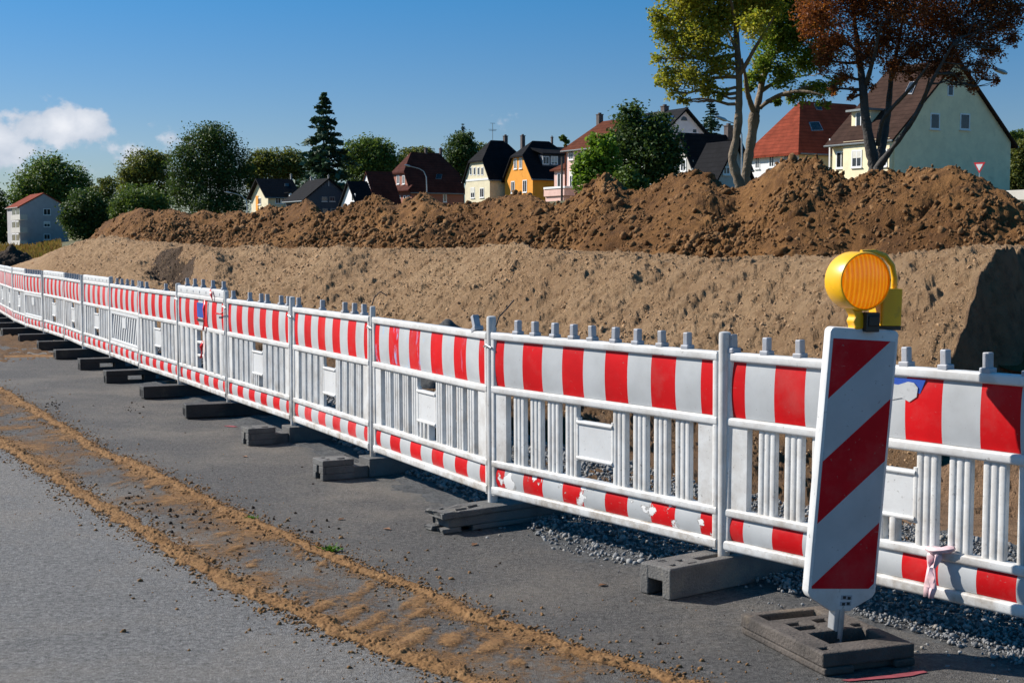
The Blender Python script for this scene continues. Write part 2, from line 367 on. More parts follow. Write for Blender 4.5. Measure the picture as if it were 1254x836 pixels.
M['leaf_beech'] = island_leaf('copper_leaf', ((0.240, 0.072, 0.034), (0.384, 0.120, 0.036), (0.132, 0.054, 0.034), (0.480, 0.180, 0.042)), .5)
M['leaf_dark'] = island_leaf('dark_leaf', ((0.043, 0.082, 0.028), (0.082, 0.128, 0.035), (0.058, 0.100, 0.032)), .3)
M['leaf_mid'] = island_leaf('mid_leaf', ((0.071, 0.126, 0.036), (0.126, 0.185, 0.044), (0.095, 0.143, 0.039)), .35)
M['leaf_olive'] = island_leaf('olive_leaf', ((0.120, 0.143, 0.041), (0.191, 0.203, 0.054), (0.089, 0.120, 0.039)), .35)
M['leaf_light'] = island_leaf('light_leaf', ((.13, .24, .03), (.2, .31, .045), (.1, .18, .03)), .45)
M['needle'] = island_leaf('needle', ((0.031, 0.070, 0.042), (0.056, 0.105, 0.059), (0.042, 0.084, 0.048)), .1)

def render_mat(name, col, scale=1.5): return simple(name, col, .9, .06, scale, bmp=.15, bscale=30, dirt=tuple(c * .82 for c in col), dscale=1.2)
def roof_mat(name, col, rows=3.0):
    m, nt, p = node_mat(name); v = coords(nt); sp = N(nt, 'ShaderNodeSeparateXYZ'); L(nt, v, sp.inputs[0])
    row = math_(nt, 'FRACT', math_(nt, 'MULTIPLY', sp.outputs[2], rows))
    colm = math_(nt, 'FRACT', math_(nt, 'MULTIPLY', math_(nt, 'ADD', sp.outputs[0], sp.outputs[1]), 3.3))
    c = mix(nt, noise(nt, v, 1.2, 6, .65), tuple(x * .75 for x in col), tuple(x * 1.2 for x in col))
    c = mix(nt, math_(nt, 'MULTIPLY', math_(nt, 'LESS_THAN', row, .14), .6), c, tuple(x * .4 for x in col))
    L(nt, c, p.inputs['Base Color']); p.inputs['Roughness'].default_value = .85; p.inputs['Specular IOR Level'].default_value = .06
    bump(nt, math_(nt, 'ADD', row, math_(nt, 'MULTIPLY', colm, .5)), p, .6, .05); return m
M['cream'] = render_mat('cream_render', (.66, .59, .41)); M['orange'] = render_mat('orange_render', (.72, .29, .025)); M['pink'] = render_mat('pink_render', (.66, .43, .37))
M['white_r'] = render_mat('white_render', (.74, .74, .73)); M['yellow_r'] = render_mat('yellow_render', (.84, .72, .47)); M['slate_wall'] = render_mat('slate_wall', (.05, .06, .075))
M['brick'] = render_mat('brick_wall', (.30, .115, .075)); M['greywall'] = render_mat('grey_render', (.46, .44, .40)); M['beige'] = render_mat('beige_render', (.52, .42, .24))
M['offwhite'] = render_mat('offwhite_render', (.36, .35, .355))
M['roof_black'] = roof_mat('black_tiles', (.012, .012, .014)); M['roof_brown'] = roof_mat('brown_tiles', (.05, .028, .021)); M['roof_red'] = roof_mat('red_tiles', (.215, .045, .024))
M['roof_oldred'] = roof_mat('old_red_tiles', (.105, .032, .017)); M['roof_wine'] = roof_mat('wine_tiles', (.075, .024, .018)); M['roof_grey'] = roof_mat('grey_tiles', (.017, .0175, .02))
M['frame_w'] = simple('window_white', (.75, .75, .74), .5, .05); M['sill'] = simple('window_sill', (.7, .7, .68), .6, .05); M['shutter'] = simple('roller_shutter', (.62, .6, .52), .6, .08)
m, nt, p = node_mat('window_glass'); L(nt, mix(nt, noise(nt, coords(nt), .9, 3), (.008, .01, .013), (.035, .04, .045)), p.inputs['Base Color']); p.inputs['Roughness'].default_value = .08; M['glass'] = m
M['chim'] = simple('chimney_brick', (.09, .07, .065), .9, .25); M['chim_l'] = simple('chimney_pale', (.3, .29, .28), .9, .2)
M['signwhite'] = simple('sign_white', (.8, .8, .8), .4, .03); M['signred'] = simple('sign_red', (.6, .02, .03), .4, .05); M['solar'] = simple('solar_panel', (.02, .03, .06), .15, .1)

# ------------------------------------------------------------------ sky and sun
SUN_AZ = (-.92, .39); SUN_EL = R(34)
sd = Vector((SUN_AZ[0], SUN_AZ[1], 0)).normalized() * math.cos(SUN_EL) + Vector((0, 0, math.sin(SUN_EL)))
sl = bpy.data.lights.new('sun', 'SUN'); sl.energy = 4.2; sl.angle = R(.53); sl.color = (1, .94, .86)
so = bpy.data.objects.new('sun', sl); COL.objects.link(so); so.rotation_euler = sd.to_track_quat('Z', 'Y').to_euler(); so.location = (-30, 10, 30)
world = bpy.data.worlds.new('World'); scene.world = world; world.use_nodes = True; nt = world.node_tree
bg = nt.nodes['Background']; sky = N(nt, 'ShaderNodeTexSky', sky_type='NISHITA'); sky.sun_disc = False; sky.sun_elevation = SUN_EL
sky.sun_rotation = math.atan2(sd.x, sd.y); sky.altitude = 100; sky.air_density = 1.0; sky.dust_density = .15; sky.ozone_density = 2.5
bg.inputs[1].default_value = .062
tc = N(nt, 'ShaderNodeTexCoord'); sp = N(nt, 'ShaderNodeSeparateXYZ'); L(nt, tc.outputs['Generated'], sp.inputs[0])
yy = math_(nt, 'MAXIMUM', sp.outputs[1], .05)
U = math_(nt, 'DIVIDE', sp.outputs[0], yy); V = math_(nt, 'DIVIDE', sp.outputs[2], yy)
cv = N(nt, 'ShaderNodeCombineXYZ'); L(nt, U, cv.inputs[0]); L(nt, math_(nt, 'MULTIPLY', V, 1.25), cv.inputs[1])
cn = N(nt, 'ShaderNodeTexNoise', Scale=34.0, Detail=9.0, Roughness=.56); L(nt, cv.outputs[0], cn.inputs['Vector'])
msk = None
# (azimuth tangent, elevation tangent, half widths, weight): the cumulus left, its tail, faint wisps
for cu, cvv, ru, rv, wt in ((-.362, .072, .030, .020, 1), (-.340, .083, .022, .016, 1), (-.318, .083, .022, .018, 1), (-.297, .084, .018, .014, .95), (-.345, .066, .03, .012, .75),
                            (-.335, .052, .03, .012, .42), (-.30, .058, .03, .012, .38), (-.262, .062, .035, .014, .5), (-.24, .075, .02, .010, .45), (-.33, .1, .01, .01, .4), (.0, .083, .02, .008, .13), (-.2, .05, .04, .02, .35)):
    du = math_(nt, 'DIVIDE', math_(nt, 'SUBTRACT', U, cu), ru); dv = math_(nt, 'DIVIDE', math_(nt, 'SUBTRACT', V, cvv), rv)
    d = math_(nt, 'SQRT', math_(nt, 'ADD', math_(nt, 'POWER', du, 2), math_(nt, 'POWER', dv, 2)))
    b = math_(nt, 'MULTIPLY', math_(nt, 'MAXIMUM', math_(nt, 'SUBTRACT', 1.25, d), 0), wt)
    msk = b if msk is None else math_(nt, 'MAXIMUM', msk, b)
dens = math_(nt, 'ADD', math_(nt, 'MULTIPLY', msk, .62), math_(nt, 'MULTIPLY', math_(nt, 'SUBTRACT', cn.outputs['Fac'], .5), 1.7))
cr = N(nt, 'ShaderNodeMapRange', interpolation_type='SMOOTHSTEP'); cr.inputs[1].default_value = .12; cr.inputs[2].default_value = .40; L(nt, dens, cr.inputs[0])
cfac = math_(nt, 'MULTIPLY', cr.outputs[0], math_(nt, 'GREATER_THAN', msk, .001))
cn2 = N(nt, 'ShaderNodeTexNoise', Scale=40.0, Detail=6.0); L(nt, cv.outputs[0], cn2.inputs['Vector'])
cb = N(nt, 'ShaderNodeMapRange'); cb.inputs[1].default_value = .3; cb.inputs[2].default_value = .9; L(nt, math_(nt, 'ADD', math_(nt, 'MULTIPLY', dens, .45), math_(nt, 'MULTIPLY', cn2.outputs['Fac'], .6)), cb.inputs[0])
ccol = mix(nt, cb.outputs[0], (4.6, 5.2, 6.2), (8.2, 8.3, 8.7))
hsv = N(nt, 'ShaderNodeHueSaturation', Hue=.501, Saturation=1.6, Value=.93); L(nt, sky.outputs[0], hsv.inputs['Color'])
ef = N(nt, 'ShaderNodeMapRange', interpolation_type='SMOOTHSTEP'); ef.inputs[1].default_value = -.02; ef.inputs[2].default_value = .5; ef.inputs[3].default_value = 0; ef.inputs[4].default_value = 1; L(nt, sp.outputs[2], ef.inputs[0])
air = mix(nt, 1.0, hsv.outputs[0], mix(nt, ef.outputs[0], (.54, .58, .80), (1.75, 1.42, 1.2)), 'MULTIPLY')
L(nt, mix(nt, math_(nt, 'MULTIPLY', cfac, .95), air, ccol), bg.inputs[0])
scene.view_settings.view_transform = 'Standard'; scene.view_settings.look = 'None'; scene.view_settings.exposure = .85; scene.view_settings.gamma = 1
scene.cycles.use_denoising = True; scene.cycles.max_bounces = 8; scene.cycles.transparent_max_bounces = 8
try: scene.cycles.denoiser = 'OPENIMAGEDENOISE'
except Exception: pass

# ------------------------------------------------------------------ ground, road
TH = np.array([-.34, -.19, .1]); YT = np.array([0, 24, 40, 60, 105, 130, 180, 250, 400, 3000.])
ZT = np.array([[0, 0, 0, 0, .15, .3, .8, 1.6, 2.2, 4], [0, 0, .4, 1.5, 3.6, 4.2, 5.2, 5.8, 6.4, 8], [0, 0, 1.5, 3.6, 5.4, 5.7, 6.0, 6.4, 7, 8]])
def gz(X, Y):
    X = np.asarray(X, float); Y = np.asarray(Y, float)
    t = np.clip(X / np.maximum(Y, 20), -.34, .1)
    zs = np.stack([np.interp(Y, YT, z) for z in ZT], 0)
    a = np.clip((t + .34) / .15, 0, 1); b = np.clip((t + .19) / .29, 0, 1)
    return np.where(t < -.19, zs[0] * (1 - a) + zs[1] * a, zs[1] * (1 - b) + zs[2] * b)
gx = np.sinh(np.linspace(-6.2, 6.2, 150)) * 9.5; gy = np.concatenate([np.linspace(-300, 0, 12)[:-1], np.sinh(np.linspace(0, 5.1, 130)) * 36])
GX, GY = np.meshgrid(gx, gy); GZ = gz(GX, GY) - .03
tag(obj('ground', gridmesh('ground', np.stack([GX, GY, GZ], -1), M['field'])), kind='structure')

J = [(1.035, 6.97), (-.098, 8.501), (-1.014, 10.323), (-1.872, 12.093), (-2.785, 13.877), (-3.679, 15.671), (-4.598, 17.466), (-5.47, 19.284), (-6.376, 21.068), (-7.232, 22.885), (-8.156, 24.667), (-9.094, 26.441), (-9.946, 28.257), (-10.741, 30.094), (-11.55, 31.92), (-12.95, 33.35)]
J = [Vector((a, b, 0)) for a, b in J]
d0 = (Vector((2.082, 5.663, 0)) - J[0]).normalized(); JN = J[0] + d0 * 2.0            # near end of the nearest panel, outside the frame
J2N = JN + d0 * 2.0
fence_line = [J2N + d0 * 6, JN] + J                                                    # near -> far
rm = MB()
edge = [(p.x, p.y) for p in fence_line]
off = .1
poly = [Vector((-60, -40, .004)), Vector((12, -40, .004))] + [Vector((x + off * .88, y + off * .47, .004)) for x, y in edge] + [Vector((-30, 40, .004)), Vector((-60, 44, .004))]
rm.add(poly, [tuple(range(len(poly)))])
tag(rm.build('road', M['asphalt']), kind='structure')

# ------------------------------------------------------------------ sand bank (crest polyline given by picture column and distance)
NF = Vector((-.88, -.475, 0))                                     # across the bank, towards the fence
bx = np.array([-160, -40, 0, 90, 200, 400, 700, 1000, 1220, 1500, 2100]); by = np.array([54, 49, 47, 42, 33, 25, 18, 14.2, 12, 10.2, 7.4])
cxp = np.array([-160, -60, 0, 30, 48, 62, 80, 100, 115, 160, 205, 240, 270, 330, 400, 500, 600, 750, 900, 1050, 1130, 1220, 1500])
cyp = np.array([352, 350, 346, 334, 326, 315, 304, 297, 295.5, 295, 297, 302, 306, 306, 307, 307, 307, 313, 319, 318, 313, 307, 306])
def crest(px): return np.interp(px, bx, by)
def sheet(px, t, zfun):
    th = (px[None, :] - 627) / F; Y = crest(px)[None, :] - t[:, None] / (.88 * th + .475)
    return th * Y, Y
px = np.concatenate([np.arange(-160, 60, 3.0), np.arange(60, 1300, 1.15), np.arange(1300, 2100, 4.0)])
t = np.concatenate([np.linspace(-5, -.5, 40), np.linspace(-.5, 3.2, 190)[1:], np.linspace(3.2, 4.6, 30)[1:]])
X, Y = sheet(px, t, None); PX = px[None, :] + 0 * X; T = t[:, None] + 0 * X
zc = (CAMH + (300 - np.interp(px, cxp, cyp)) / F * crest(px))[None, :] + 0 * X
run = np.clip(zc * 1.5, .5, 2.7) + .3 * fbm(X * .35, Y * .35, 3, 5)
s = np.clip(T / run, 0, 1)
ter = 1 - s + .06 * np.sin(s * 6.28) * fbm(X * .5, Y * .5, 2, 8)
Z = np.where(T < 0, zc + .05 * fbm(X * .7, Y * .7, 3, 3) * np.clip(-T, 0, 1), zc * ter)
# eroded fans, hollow and soft lobes
amp = sstep(-.6, .3, T) * sstep(4.2, 2.6, T)
Z += amp * (.25 * fbm(X * .55, Y * .55, 4, 11) + .07 * fbm(X * 2.2, Y * 2.2, 3, 12))
al_b = X * .475 - Y * .88                                        # along the bank; runs of sand go down the slope
Z += amp * .07 * fbm(al_b * 3.2, T * .9 + al_b * .9, 5, 16) + .03 * clods(X * 4.2, Y * 4.2, 21, .02, .5, 5) * 2 + .016 * clods(X * 11, Y * 11, 31, .05, .5, 3) * 2 + .06 * fbm(X * 6, Y * 6, 5, 41) + .028 * fbm(X * 24, Y * 24, 3, 43)
hol = np.exp(-((PX - 212) / 28) ** 2 - ((T - .65) / .6) ** 2); Z -= .55 * hol * zc / 1.6; Z += hol * .22 * clods(X * 1.6, Y * 1.1, 51)
lobe = np.exp(-((PX - 262) / 16) ** 2) * sstep(0, .7, T) * sstep(3, 1.2, T); Z += .22 * lobe
hol2 = np.exp(-((PX - 690) / 22) ** 2 - ((T - 1.1) / .5) ** 2); Z -= .16 * hol2
# excavated cut at the near end of the bank: everything right of this line is dug away
c0 = np.array([4.1, 12.0]); cd = np.array([.513, .858]); D = (X - c0[0]) * cd[1] - (Y - c0[1]) * cd[0]
D = D + .16 * fbm(X * 1.1, Y * 1.1, 4, 61) + .02 * fbm(X * 5, Y * 5, 3, 62)
floor_z = .12 + .28 * np.exp(-((D - 1.4) / .9) ** 2) + .12 * clods(X * 2.4, Y * 2.4, 71) + .05 * fbm(X * 6, Y * 6, 3, 72)
Zc = np.maximum(Z - np.maximum(D, 0) * 3.6, np.minimum(Z, floor_z)); Z = np.where(D > 0, Zc, Z)
Z = Z * sstep(4.6, 4.0, T) - .02 * sstep(3.9, 4.6, T)
Z = np.maximum(Z, -.02)
me = gridmesh('sand_bank', np.stack([X, Y, Z], -1), M['sand']); me.materials.append(M['cutsoil']); me.materials.append(M['hollowdark'])
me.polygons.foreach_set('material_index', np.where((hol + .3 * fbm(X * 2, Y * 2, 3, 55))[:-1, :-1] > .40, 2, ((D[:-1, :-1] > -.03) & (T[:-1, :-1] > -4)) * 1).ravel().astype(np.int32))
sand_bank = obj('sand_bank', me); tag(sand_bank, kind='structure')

BP = np.stack([X, Y, Z], -1); rg = np.random.default_rng(19)
ii = rg.choice(T.size, 15000, p=((T > .0) * (T < 2.6) * (D < -.05) * (Y < 45) * (.3 + sstep(-.2, .5, fbm(X * .8, Y * .8, 3, 81)))).ravel() / ((T > .0) * (T < 2.6) * (D < -.05) * (Y < 45) * (.3 + sstep(-.2, .5, fbm(X * .8, Y * .8, 3, 81)))).sum())
BPP = BP.reshape(-1, 3)[ii] + rg.normal(0, .01, (15000, 3)) * [1, 1, .2]
SUB_STONES = (BPP, np.clip(np.exp(rg.normal(-4.9, .45, 15000)), .004, .03) * np.clip(BPP[:, 1] / 14, .8, 1.8))
# ------------------------------------------------------------------ long heap of excavated earth on the bank
hx = np.array([-10, 60, 95, 108, 130, 150, 175, 190, 215, 235, 250, 268, 290, 310, 332, 344, 368, 376.6, 388, 398, 421, 443.7, 466.6, 486, 500, 519, 535, 548, 571, 597, 623, 650, 666, 679, 707, 725, 739.5, 755, 771, 790, 826, 854, 868, 881, 900, 936, 964, 1000, 1037, 1073, 1101, 1119, 1160, 1183, 1220, 1254, 1300, 1380, 1500])
hy = np.array([350, 345, 325, 294, 272, 262, 254, 259, 256, 262, 256, 262, 258, 261, 250.5, 256, 249, 242.5, 249, 263, 257, 247, 241, 250, 246, 234, 243, 250.5, 250, 244, 237.5, 237.5, 244, 253, 238, 225, 213, 222, 233, 231, 214, 208, 213, 223, 231, 208, 191, 199, 219, 208, 212, 207, 201, 208, 228, 248, 262, 262, 280])
px = np.concatenate([np.arange(-10, 100, 2.5), np.arange(100, 1300, 1.0), np.arange(1300, 2100, 4.0)])
back = np.interp(px, [0, 200, 700, 1250], [5.5, 5.0, 4.4, 4.2])
Yh = crest(px) + np.clip(3.1 / (.88 * (px - 627) / F + .475), 3.5, 14); X0 = (px - 627) / F * Yh
zcr = CAMH + (300 - np.interp(px, hx, hy)) / F * Yh
zb = CAMH + (300 - np.interp(px, cxp, cyp)) / F * crest(px) - .08
t = np.concatenate([np.linspace(-4.5, -.3, 40), np.linspace(-.3, 3.4, 165)[1:]])
th = (px[None, :] - 627) / F; Y = Yh[None, :] - t[:, None] / (.88 * th + .475); X = th * Y; T = t[:, None] + 0 * X
hg1 = np.maximum(zcr - zb, .02); kk = np.exp(-(np.arange(-90, 91) / 38.) ** 2); hg2 = np.convolve(np.pad(hg1, 90, 'edge'), kk / kk.sum(), 'valid')
mx = sstep(.1, 1.1, np.abs(T) / 1.6 + .25 * fbm(X * .8, Y * .8, 3, 109)); hgt = hg1[None, :] * (1 - mx) + hg2[None, :] * mx; w = hg2[None, :] / math.tan(R(33)) + .5 + .45 * fbm(X * .5, Y * .5, 3, 101)
q = np.abs(T + .12 * fbm(X * .9, Y * .9, 3, 104)) / np.maximum(w, .2); prof = np.clip(1 - (np.sqrt(q * q + .004) - .063), 0, 1)
prof = prof ** 1.12
prof2 = np.where(prof > 0, prof, np.maximum(1 - (np.sqrt(q * q + .004) - .063), -3)); Z = zb[None, :] + np.where(prof > 0, hgt * prof, np.maximum(hgt, .5) * prof2)
on = sstep(0, .15, prof)
RGH = sstep(-.22, .28, fbm(X * .55, Y * .55, 3, 181))
Z += on * (.20 * fbm(X * .7, Y * .7, 4, 111) - .16 * (1 - np.abs(fbm(X * .9, Y * .9, 3, 112))) ** 8) * sstep(.1, .35, q) + on * (.5 + .9 * RGH) * (.10 * clods(X * 1.5, Y * 1.5, 121, .05, .6, 4) + .075 * clods(X * 4.0, Y * 4.0, 131, .1, .62, 2.5) + .055 * clods(X * 9, Y * 9, 141, .15, .6, 1.5) + .03 * clods(X * 19, Y * 19, 151))
Z += on * (.7 + .6 * RGH) * (.05 * fbm(X * 7, Y * 7, 5, 161) + .035 * np.abs(fbm(X * 4, Y * 4, 4, 163))) - .05 * on
# runs of loose soil down the front
heap = obj('earth_heap', gridmesh('earth_heap', np.stack([X, Y, Z], -1), M['earth'])); tag(heap, 'long ridge of dumped dark brown clumpy earth on the pale sand bank', 'earth heap')

# clods lying on heap and bank: one uncountable mass
ico_b = bmesh.new(); bmesh.ops.create_icosphere(ico_b, subdivisions=1, radius=1); ICO_V = np.array([v.co[:] for v in ico_b.verts]); ICO_F = np.array([[v.index for v in f.verts] for f in ico_b.faces]); ico_b.free()
ico2 = bmesh.new(); bmesh.ops.create_icosphere(ico2, subdivisions=2, radius=1); ICO2_V = np.array([v.co[:] for v in ico2.verts]); ICO2_F = np.array([[v.index for v in f.verts] for f in ico2.faces]); ico2.free()
def stones(name, pos, size, mat, flat=.75, jit=.35, fine=False, seed=3, smooth=False):
    rg = np.random.default_rng(seed); BV, BF = (ICO2_V, ICO2_F) if fine else (ICO_V, ICO_F)
    n = len(pos); k = len(BV)
    A = rg.normal(size=(n, 3, 3)); Q, _ = np.linalg.qr(A)
    sc = np.stack([np.ones(n), rg.uniform(.6, 1, n), rg.uniform(flat * .7, flat, n)], 1)
    bas = BV[None] * (1 + jit * rg.uniform(-1, 1, (n, k, 1)))
    V = np.einsum('nij,nkj->nki', Q, bas * sc[:, None]) * np.asarray(size)[:, None, None] + np.asarray(pos)[:, None]
    Fc = (BF[None] + (np.arange(n) * k)[:, None, None]).reshape(-1, 3)
    return obj(name, npmesh(name, V.reshape(-1, 3), Fc, mat, smooth))
tag(stones('sand_lumps', SUB_STONES[0], SUB_STONES[1], M['sandlump'], .8, .3, False, 25), kind='stuff')
def pick(shape, wgt, n, rg):
    w = wgt.ravel() / wgt.sum(); return rg.choice(w.size, n, p=w)
rg = np.random.default_rng(11)
HP = np.stack([X, Y, Z], -1)
wg = on * (.3 + RGH) * (T > -.6) * (np.clip(q, .15, 1.1)) * (Y / 20) ** 0
ii = pick(T.shape, wg, 15000, rg); pos = HP.reshape(-1, 3)[ii] + rg.normal(0, .012, (len(ii), 3))
sz = np.exp(rg.normal(-3.95, .55, len(ii))); sz = np.clip(sz, .009, .085) * np.clip(pos[:, 1] / 18, .8, 1.5)
tag(stones('earth_clods', pos, sz, M['clod'], .8, .32, False, 5), kind='stuff')
ii = pick(T.shape, wg, 260, rg); pos = HP.reshape(-1, 3)[ii]; sz = np.clip(np.exp(rg.normal(-2.6, .3, len(ii))), .05, .13)
tag(stones('earth_lumps', pos, sz, M['earth'], .75, .34, False, 15), kind='stuff')
# ------------------------------------------------------------------ gravel strip behind the fence
fl = [Vector(p) for p in fence_line][1:13]
seg = np.array([(p.x, p.y) for p in fl]); cum = np.concatenate([[0], np.cumsum(np.hypot(*np.diff(seg, axis=0).T))])
def along(s): return np.interp(s, cum, seg[:, 0]), np.interp(s, cum, seg[:, 1])
s_ = np.linspace(0, cum[-1], 700); t_ = np.linspace(-.35, 2.2, 60)
sx, sy = along(s_); X = sx[None, :] + .86 * t_[:, None]; Y = sy[None, :] + .5 * t_[:, None]
Tt = t_[:, None] + 0 * X
Zg = .03 * sstep(-.35, .25, Tt + .28 * fbm(X * 1.6, Y * 1.6, 3, 201)) - .012 + .012 * fbm(X * 12, Y * 12, 3, 202) - .04 * sstep(1.7, 2.2, Tt)
tag(obj('gravel_strip', gridmesh('gravel_strip', np.stack([X, Y, Zg], -1), M['gravel'])), kind='structure')
n = 42000; s1 = cum[-1] * rg.random(n) ** 2.4; t1 = rg.uniform(-.34, 1.9, n); sx, sy = along(s1); x1 = sx + .86 * t1; y1 = sy + .5 * t1
keep = (t1 + .30 * fbm(x1 * 1.6, y1 * 1.6, 3, 201) > -.02) | (rg.random(n) < .04)
keep &= (t1 > np.interp(y1, [7.4, 8.6, 11, 14], [-1, .12, .22, .4]))
x1, y1, t1 = x1[keep], y1[keep], t1[keep]
z1 = .03 * sstep(-.35, .25, t1) - .006 + rg.uniform(0, .012, len(x1))
sz = np.clip(np.exp(rg.normal(-4.75, .35, len(x1))), .004, .022) * np.clip(y1 / 7, .9, 1.8)
tag(stones('gravel_stones', np.stack([x1, y1, z1], 1), sz, M['stone'], .7, .3, False, 6), kind='stuff')
# small dump of dark gravel behind the third panel
c = W(548, 393, 12.6); gh = MB()
uu = np.linspace(-1, 1, 60); UX, UY = np.meshgrid(uu, uu); rr = np.sqrt(UX ** 2 + UY ** 2); hz_ = np.clip(1 - rr, 0, 1) * .55 + .02 * clods(UX * 9, UY * 9, 5) * (rr < 1) - .03 * (rr >= 1)
P_ = np.stack([c.x + UX * .75, c.y + UY * .75, c.z - .5 + hz_ * .95], -1)
tag(obj('gravel_heap', gridmesh('gravel_heap', P_, M['gravel'])), 'small dark grey gravel heap against the sand bank', 'gravel heap')

# ------------------------------------------------------------------ wheel tracks of sand on the road
up = [(-60, 452), (0, 478), (58, 512), (121, 552), (171, 572), (225, 599), (288, 631), (351, 658), (420, 687), (456, 703), (533, 732), (594, 759), (663, 782), (724, 803), (782, 820), (860, 845)]
lo = [(-60, 505), (0, 541), (49, 572), (112, 613), (148, 635), (202, 667), (270, 707), (337, 739), (420, 779), (449, 786), (495, 805), (552, 824), (610, 850)]
U_ = np.array([G(*p)[:2] for p in up]); L_ = np.array([G(*p)[:2] for p in lo])
L_ = np.vstack([L_[:1] + (U_[0] - U_[1]) / np.hypot(*(U_[0] - U_[1])) * 9, L_]); U_ = np.vstack([U_[:1] + (U_[0] - U_[1]) * 2, U_])
yv = np.exp(np.linspace(math.log(4.9), math.log(19.5), 1600))       # distance rows
ux = np.interp(yv, U_[::-1, 1], U_[::-1, 0]); lx = np.interp(yv, L_[::-1, 1], L_[::-1, 0])
aa = np.linspace(-.62, 1.6, 430); X = lx[None, :] + (ux - lx)[None, :] * aa[:, None]; Y = yv[None, :] + 0 * X
dU = X - ux[None, :]; dL = X - lx[None, :]
rough_ = fbm(X * 6, Y * 6, 4, 301); big = fbm(X * 1.1, Y * 1.1, 3, 302)
def ridge(d, wd, ht): return ht * np.exp(-(d / wd) ** 2)
cl = clods(X * 24, Y * 24, 311, .1, .6, 2); cl2 = clods(X * 60, Y * 60, 321, .15, .6)
wU = np.interp(yv, [5, 7, 12], [.05, .036, .042])[None, :]; wL = np.interp(yv, [5, 7, 12], [.06, .052, .05])[None, :]
rag = fbm(X * 9, Y * 7, 4, 303); hU = ridge(dU + .03 * big + .05 * rag, wU * (1 + .5 * fbm(X * 3, Y * 3, 3, 304)), .011) * (1 + .4 * big + .3 * rag); hL = ridge(dL + .03 * big + .06 * rag, wL * (1 + .5 * fbm(X * 3, Y * 3, 3, 305)), .014) * (1 + .4 * big + .3 * rag)
inside = sstep(-.04, .08, aa)[:, None] * sstep(1.04, .92, aa)[:, None]
# lug prints: bars across the track, smeared patches between them
dirv = np.array([ux[200] - ux[900], yv[200] - yv[900]]); dirv /= np.hypot(*dirv); al = X * dirv[0] + Y * dirv[1]
ac = (aa - .5)[:, None]
lug = np.cos((al + ac * .42 + .05 * fbm(X * 3, Y * 3, 2, 343)) * 2 * np.pi / .19)
patch = fbm(X * 1.3 + 5, Y * .8, 4, 331); fine_ = fbm(X * 11, Y * 5, 4, 341)
nearw = np.interp(yv, [5, 6.0, 7.2, 11, 15], [1.0, .85, .45, .55, .8])[None, :]
core = np.clip(hU / .006, 0, 1) + np.clip(hL / .007, 0, 1); core = np.clip(core, 0, 1)
pr = inside * np.clip(nearw * (.22 + .26 * lug * sstep(-.15, .45, patch + .5 * fine_) + 1.0 * patch) + .75 * fine_, 0, 1)
halo = .62 * np.exp(-np.abs(dU) / .17) + .58 * np.exp(-np.abs(dL) / .15) + .44 * inside
halo = np.clip(halo * (.8 + 1.2 * fbm(X * 4, Y * 3, 4, 347)), 0, 1)
far_ = sstep(18.5, 15.8, yv)[None, :]; cover = np.clip(np.maximum(core * 1.3 * (.35 + .65 * far_), np.maximum(pr, halo * .75) * far_), 0, 1.3)
Z = .0055 + hU + hL + core * (.009 * cl * 2 + .006 * cl2 * 2 + .006 * rough_) + inside * (.005 * np.clip(lug, 0, 1) * pr + .005 * pr + .006 * cl2 * pr)
me = gridmesh('sand_tracks', np.stack([X, Y, Z], -1), M['sandtrack']); at_ = me.attributes.new('cover', 'FLOAT', 'POINT'); at_.data.foreach_set('value', cover.ravel().astype(np.float32))
tag(obj('sand_tracks', me), kind='stuff')
# crumbs along the tracks and a few across the road
n = 22000; k = rg.integers(0, len(yv), n); base_x = np.where(rg.random(n) < .5, ux[k], lx[k]); xx = base_x + rg.standard_t(2.2, n) * .065; zz = np.full(n, .005)
szc = np.clip(np.exp(rg.normal(-5.25, .5, n)), .0025, .018)
tag(stones('sand_crumbs', np.stack([xx, yv[k], zz], 1), szc, M['crumb'], .85, .3, False, 8), kind='stuff')
n = 260; pxs = rg.uniform(0, 900, n); pys = rg.uniform(450, 830, n); pp = np.array([G(a, b)[:] for a, b in zip(pxs, pys)]); okk = pp[:, 0] < np.interp(pp[:, 1], [5.6, 7, 30], [1.8, .8, -11]) - .2
okk &= pp[:, 0] > np.interp(pp[:, 1], L_[::-1, 1], L_[::-1, 0]) - .1
pp = pp[okk]; szc = np.clip(np.exp(rg.normal(-5.3, .5, len(pp))), .0025, .012); pp[:, 2] = .006
tag(stones('road_crumbs', pp, szc, M['darkearth'], .8, .3, False, 9), kind='stuff')
cc = [(170, 615, 14, 7), (250, 640, 30, 8), (160, 500, 8, 5), (200, 630, 40, 6), (68, 498, 5, 3), (330, 640, 40, 8), (300, 665, 30, 6)]; ps = []; ss = []
for a, b, r1, r2 in cc:
    for _ in range(20):
        g_ = G(a + random.gauss(0, r1), b + random.gauss(0, r2)); ps.append((g_.x, g_.y, .008)); ss.append(random.uniform(.003, .014))
tag(stones('dark_crumbs', np.array(ps), np.array(ss), M['darkearth'], .7, .35, True, 10), kind='stuff')
# far strip of sand spilled across the road
xs = np.linspace(-16, -5.5, 260); ys = np.linspace(-.5, .5, 40); X, Y = np.meshgrid(xs, ys); Yc = 21.3 + .12 * (X + 8)
Zs = .03 * np.exp(-(Y / .16) ** 2) * (1 + fbm(X * 2, Y * 3, 3, 401)) + .01 * fbm(X * 7, Y * 7, 3, 402) - .012
tag(obj('sand_spill', gridmesh('sand_spill', np.stack([X, Y + Yc, Zs], -1), M['crumb'])), kind='stuff')

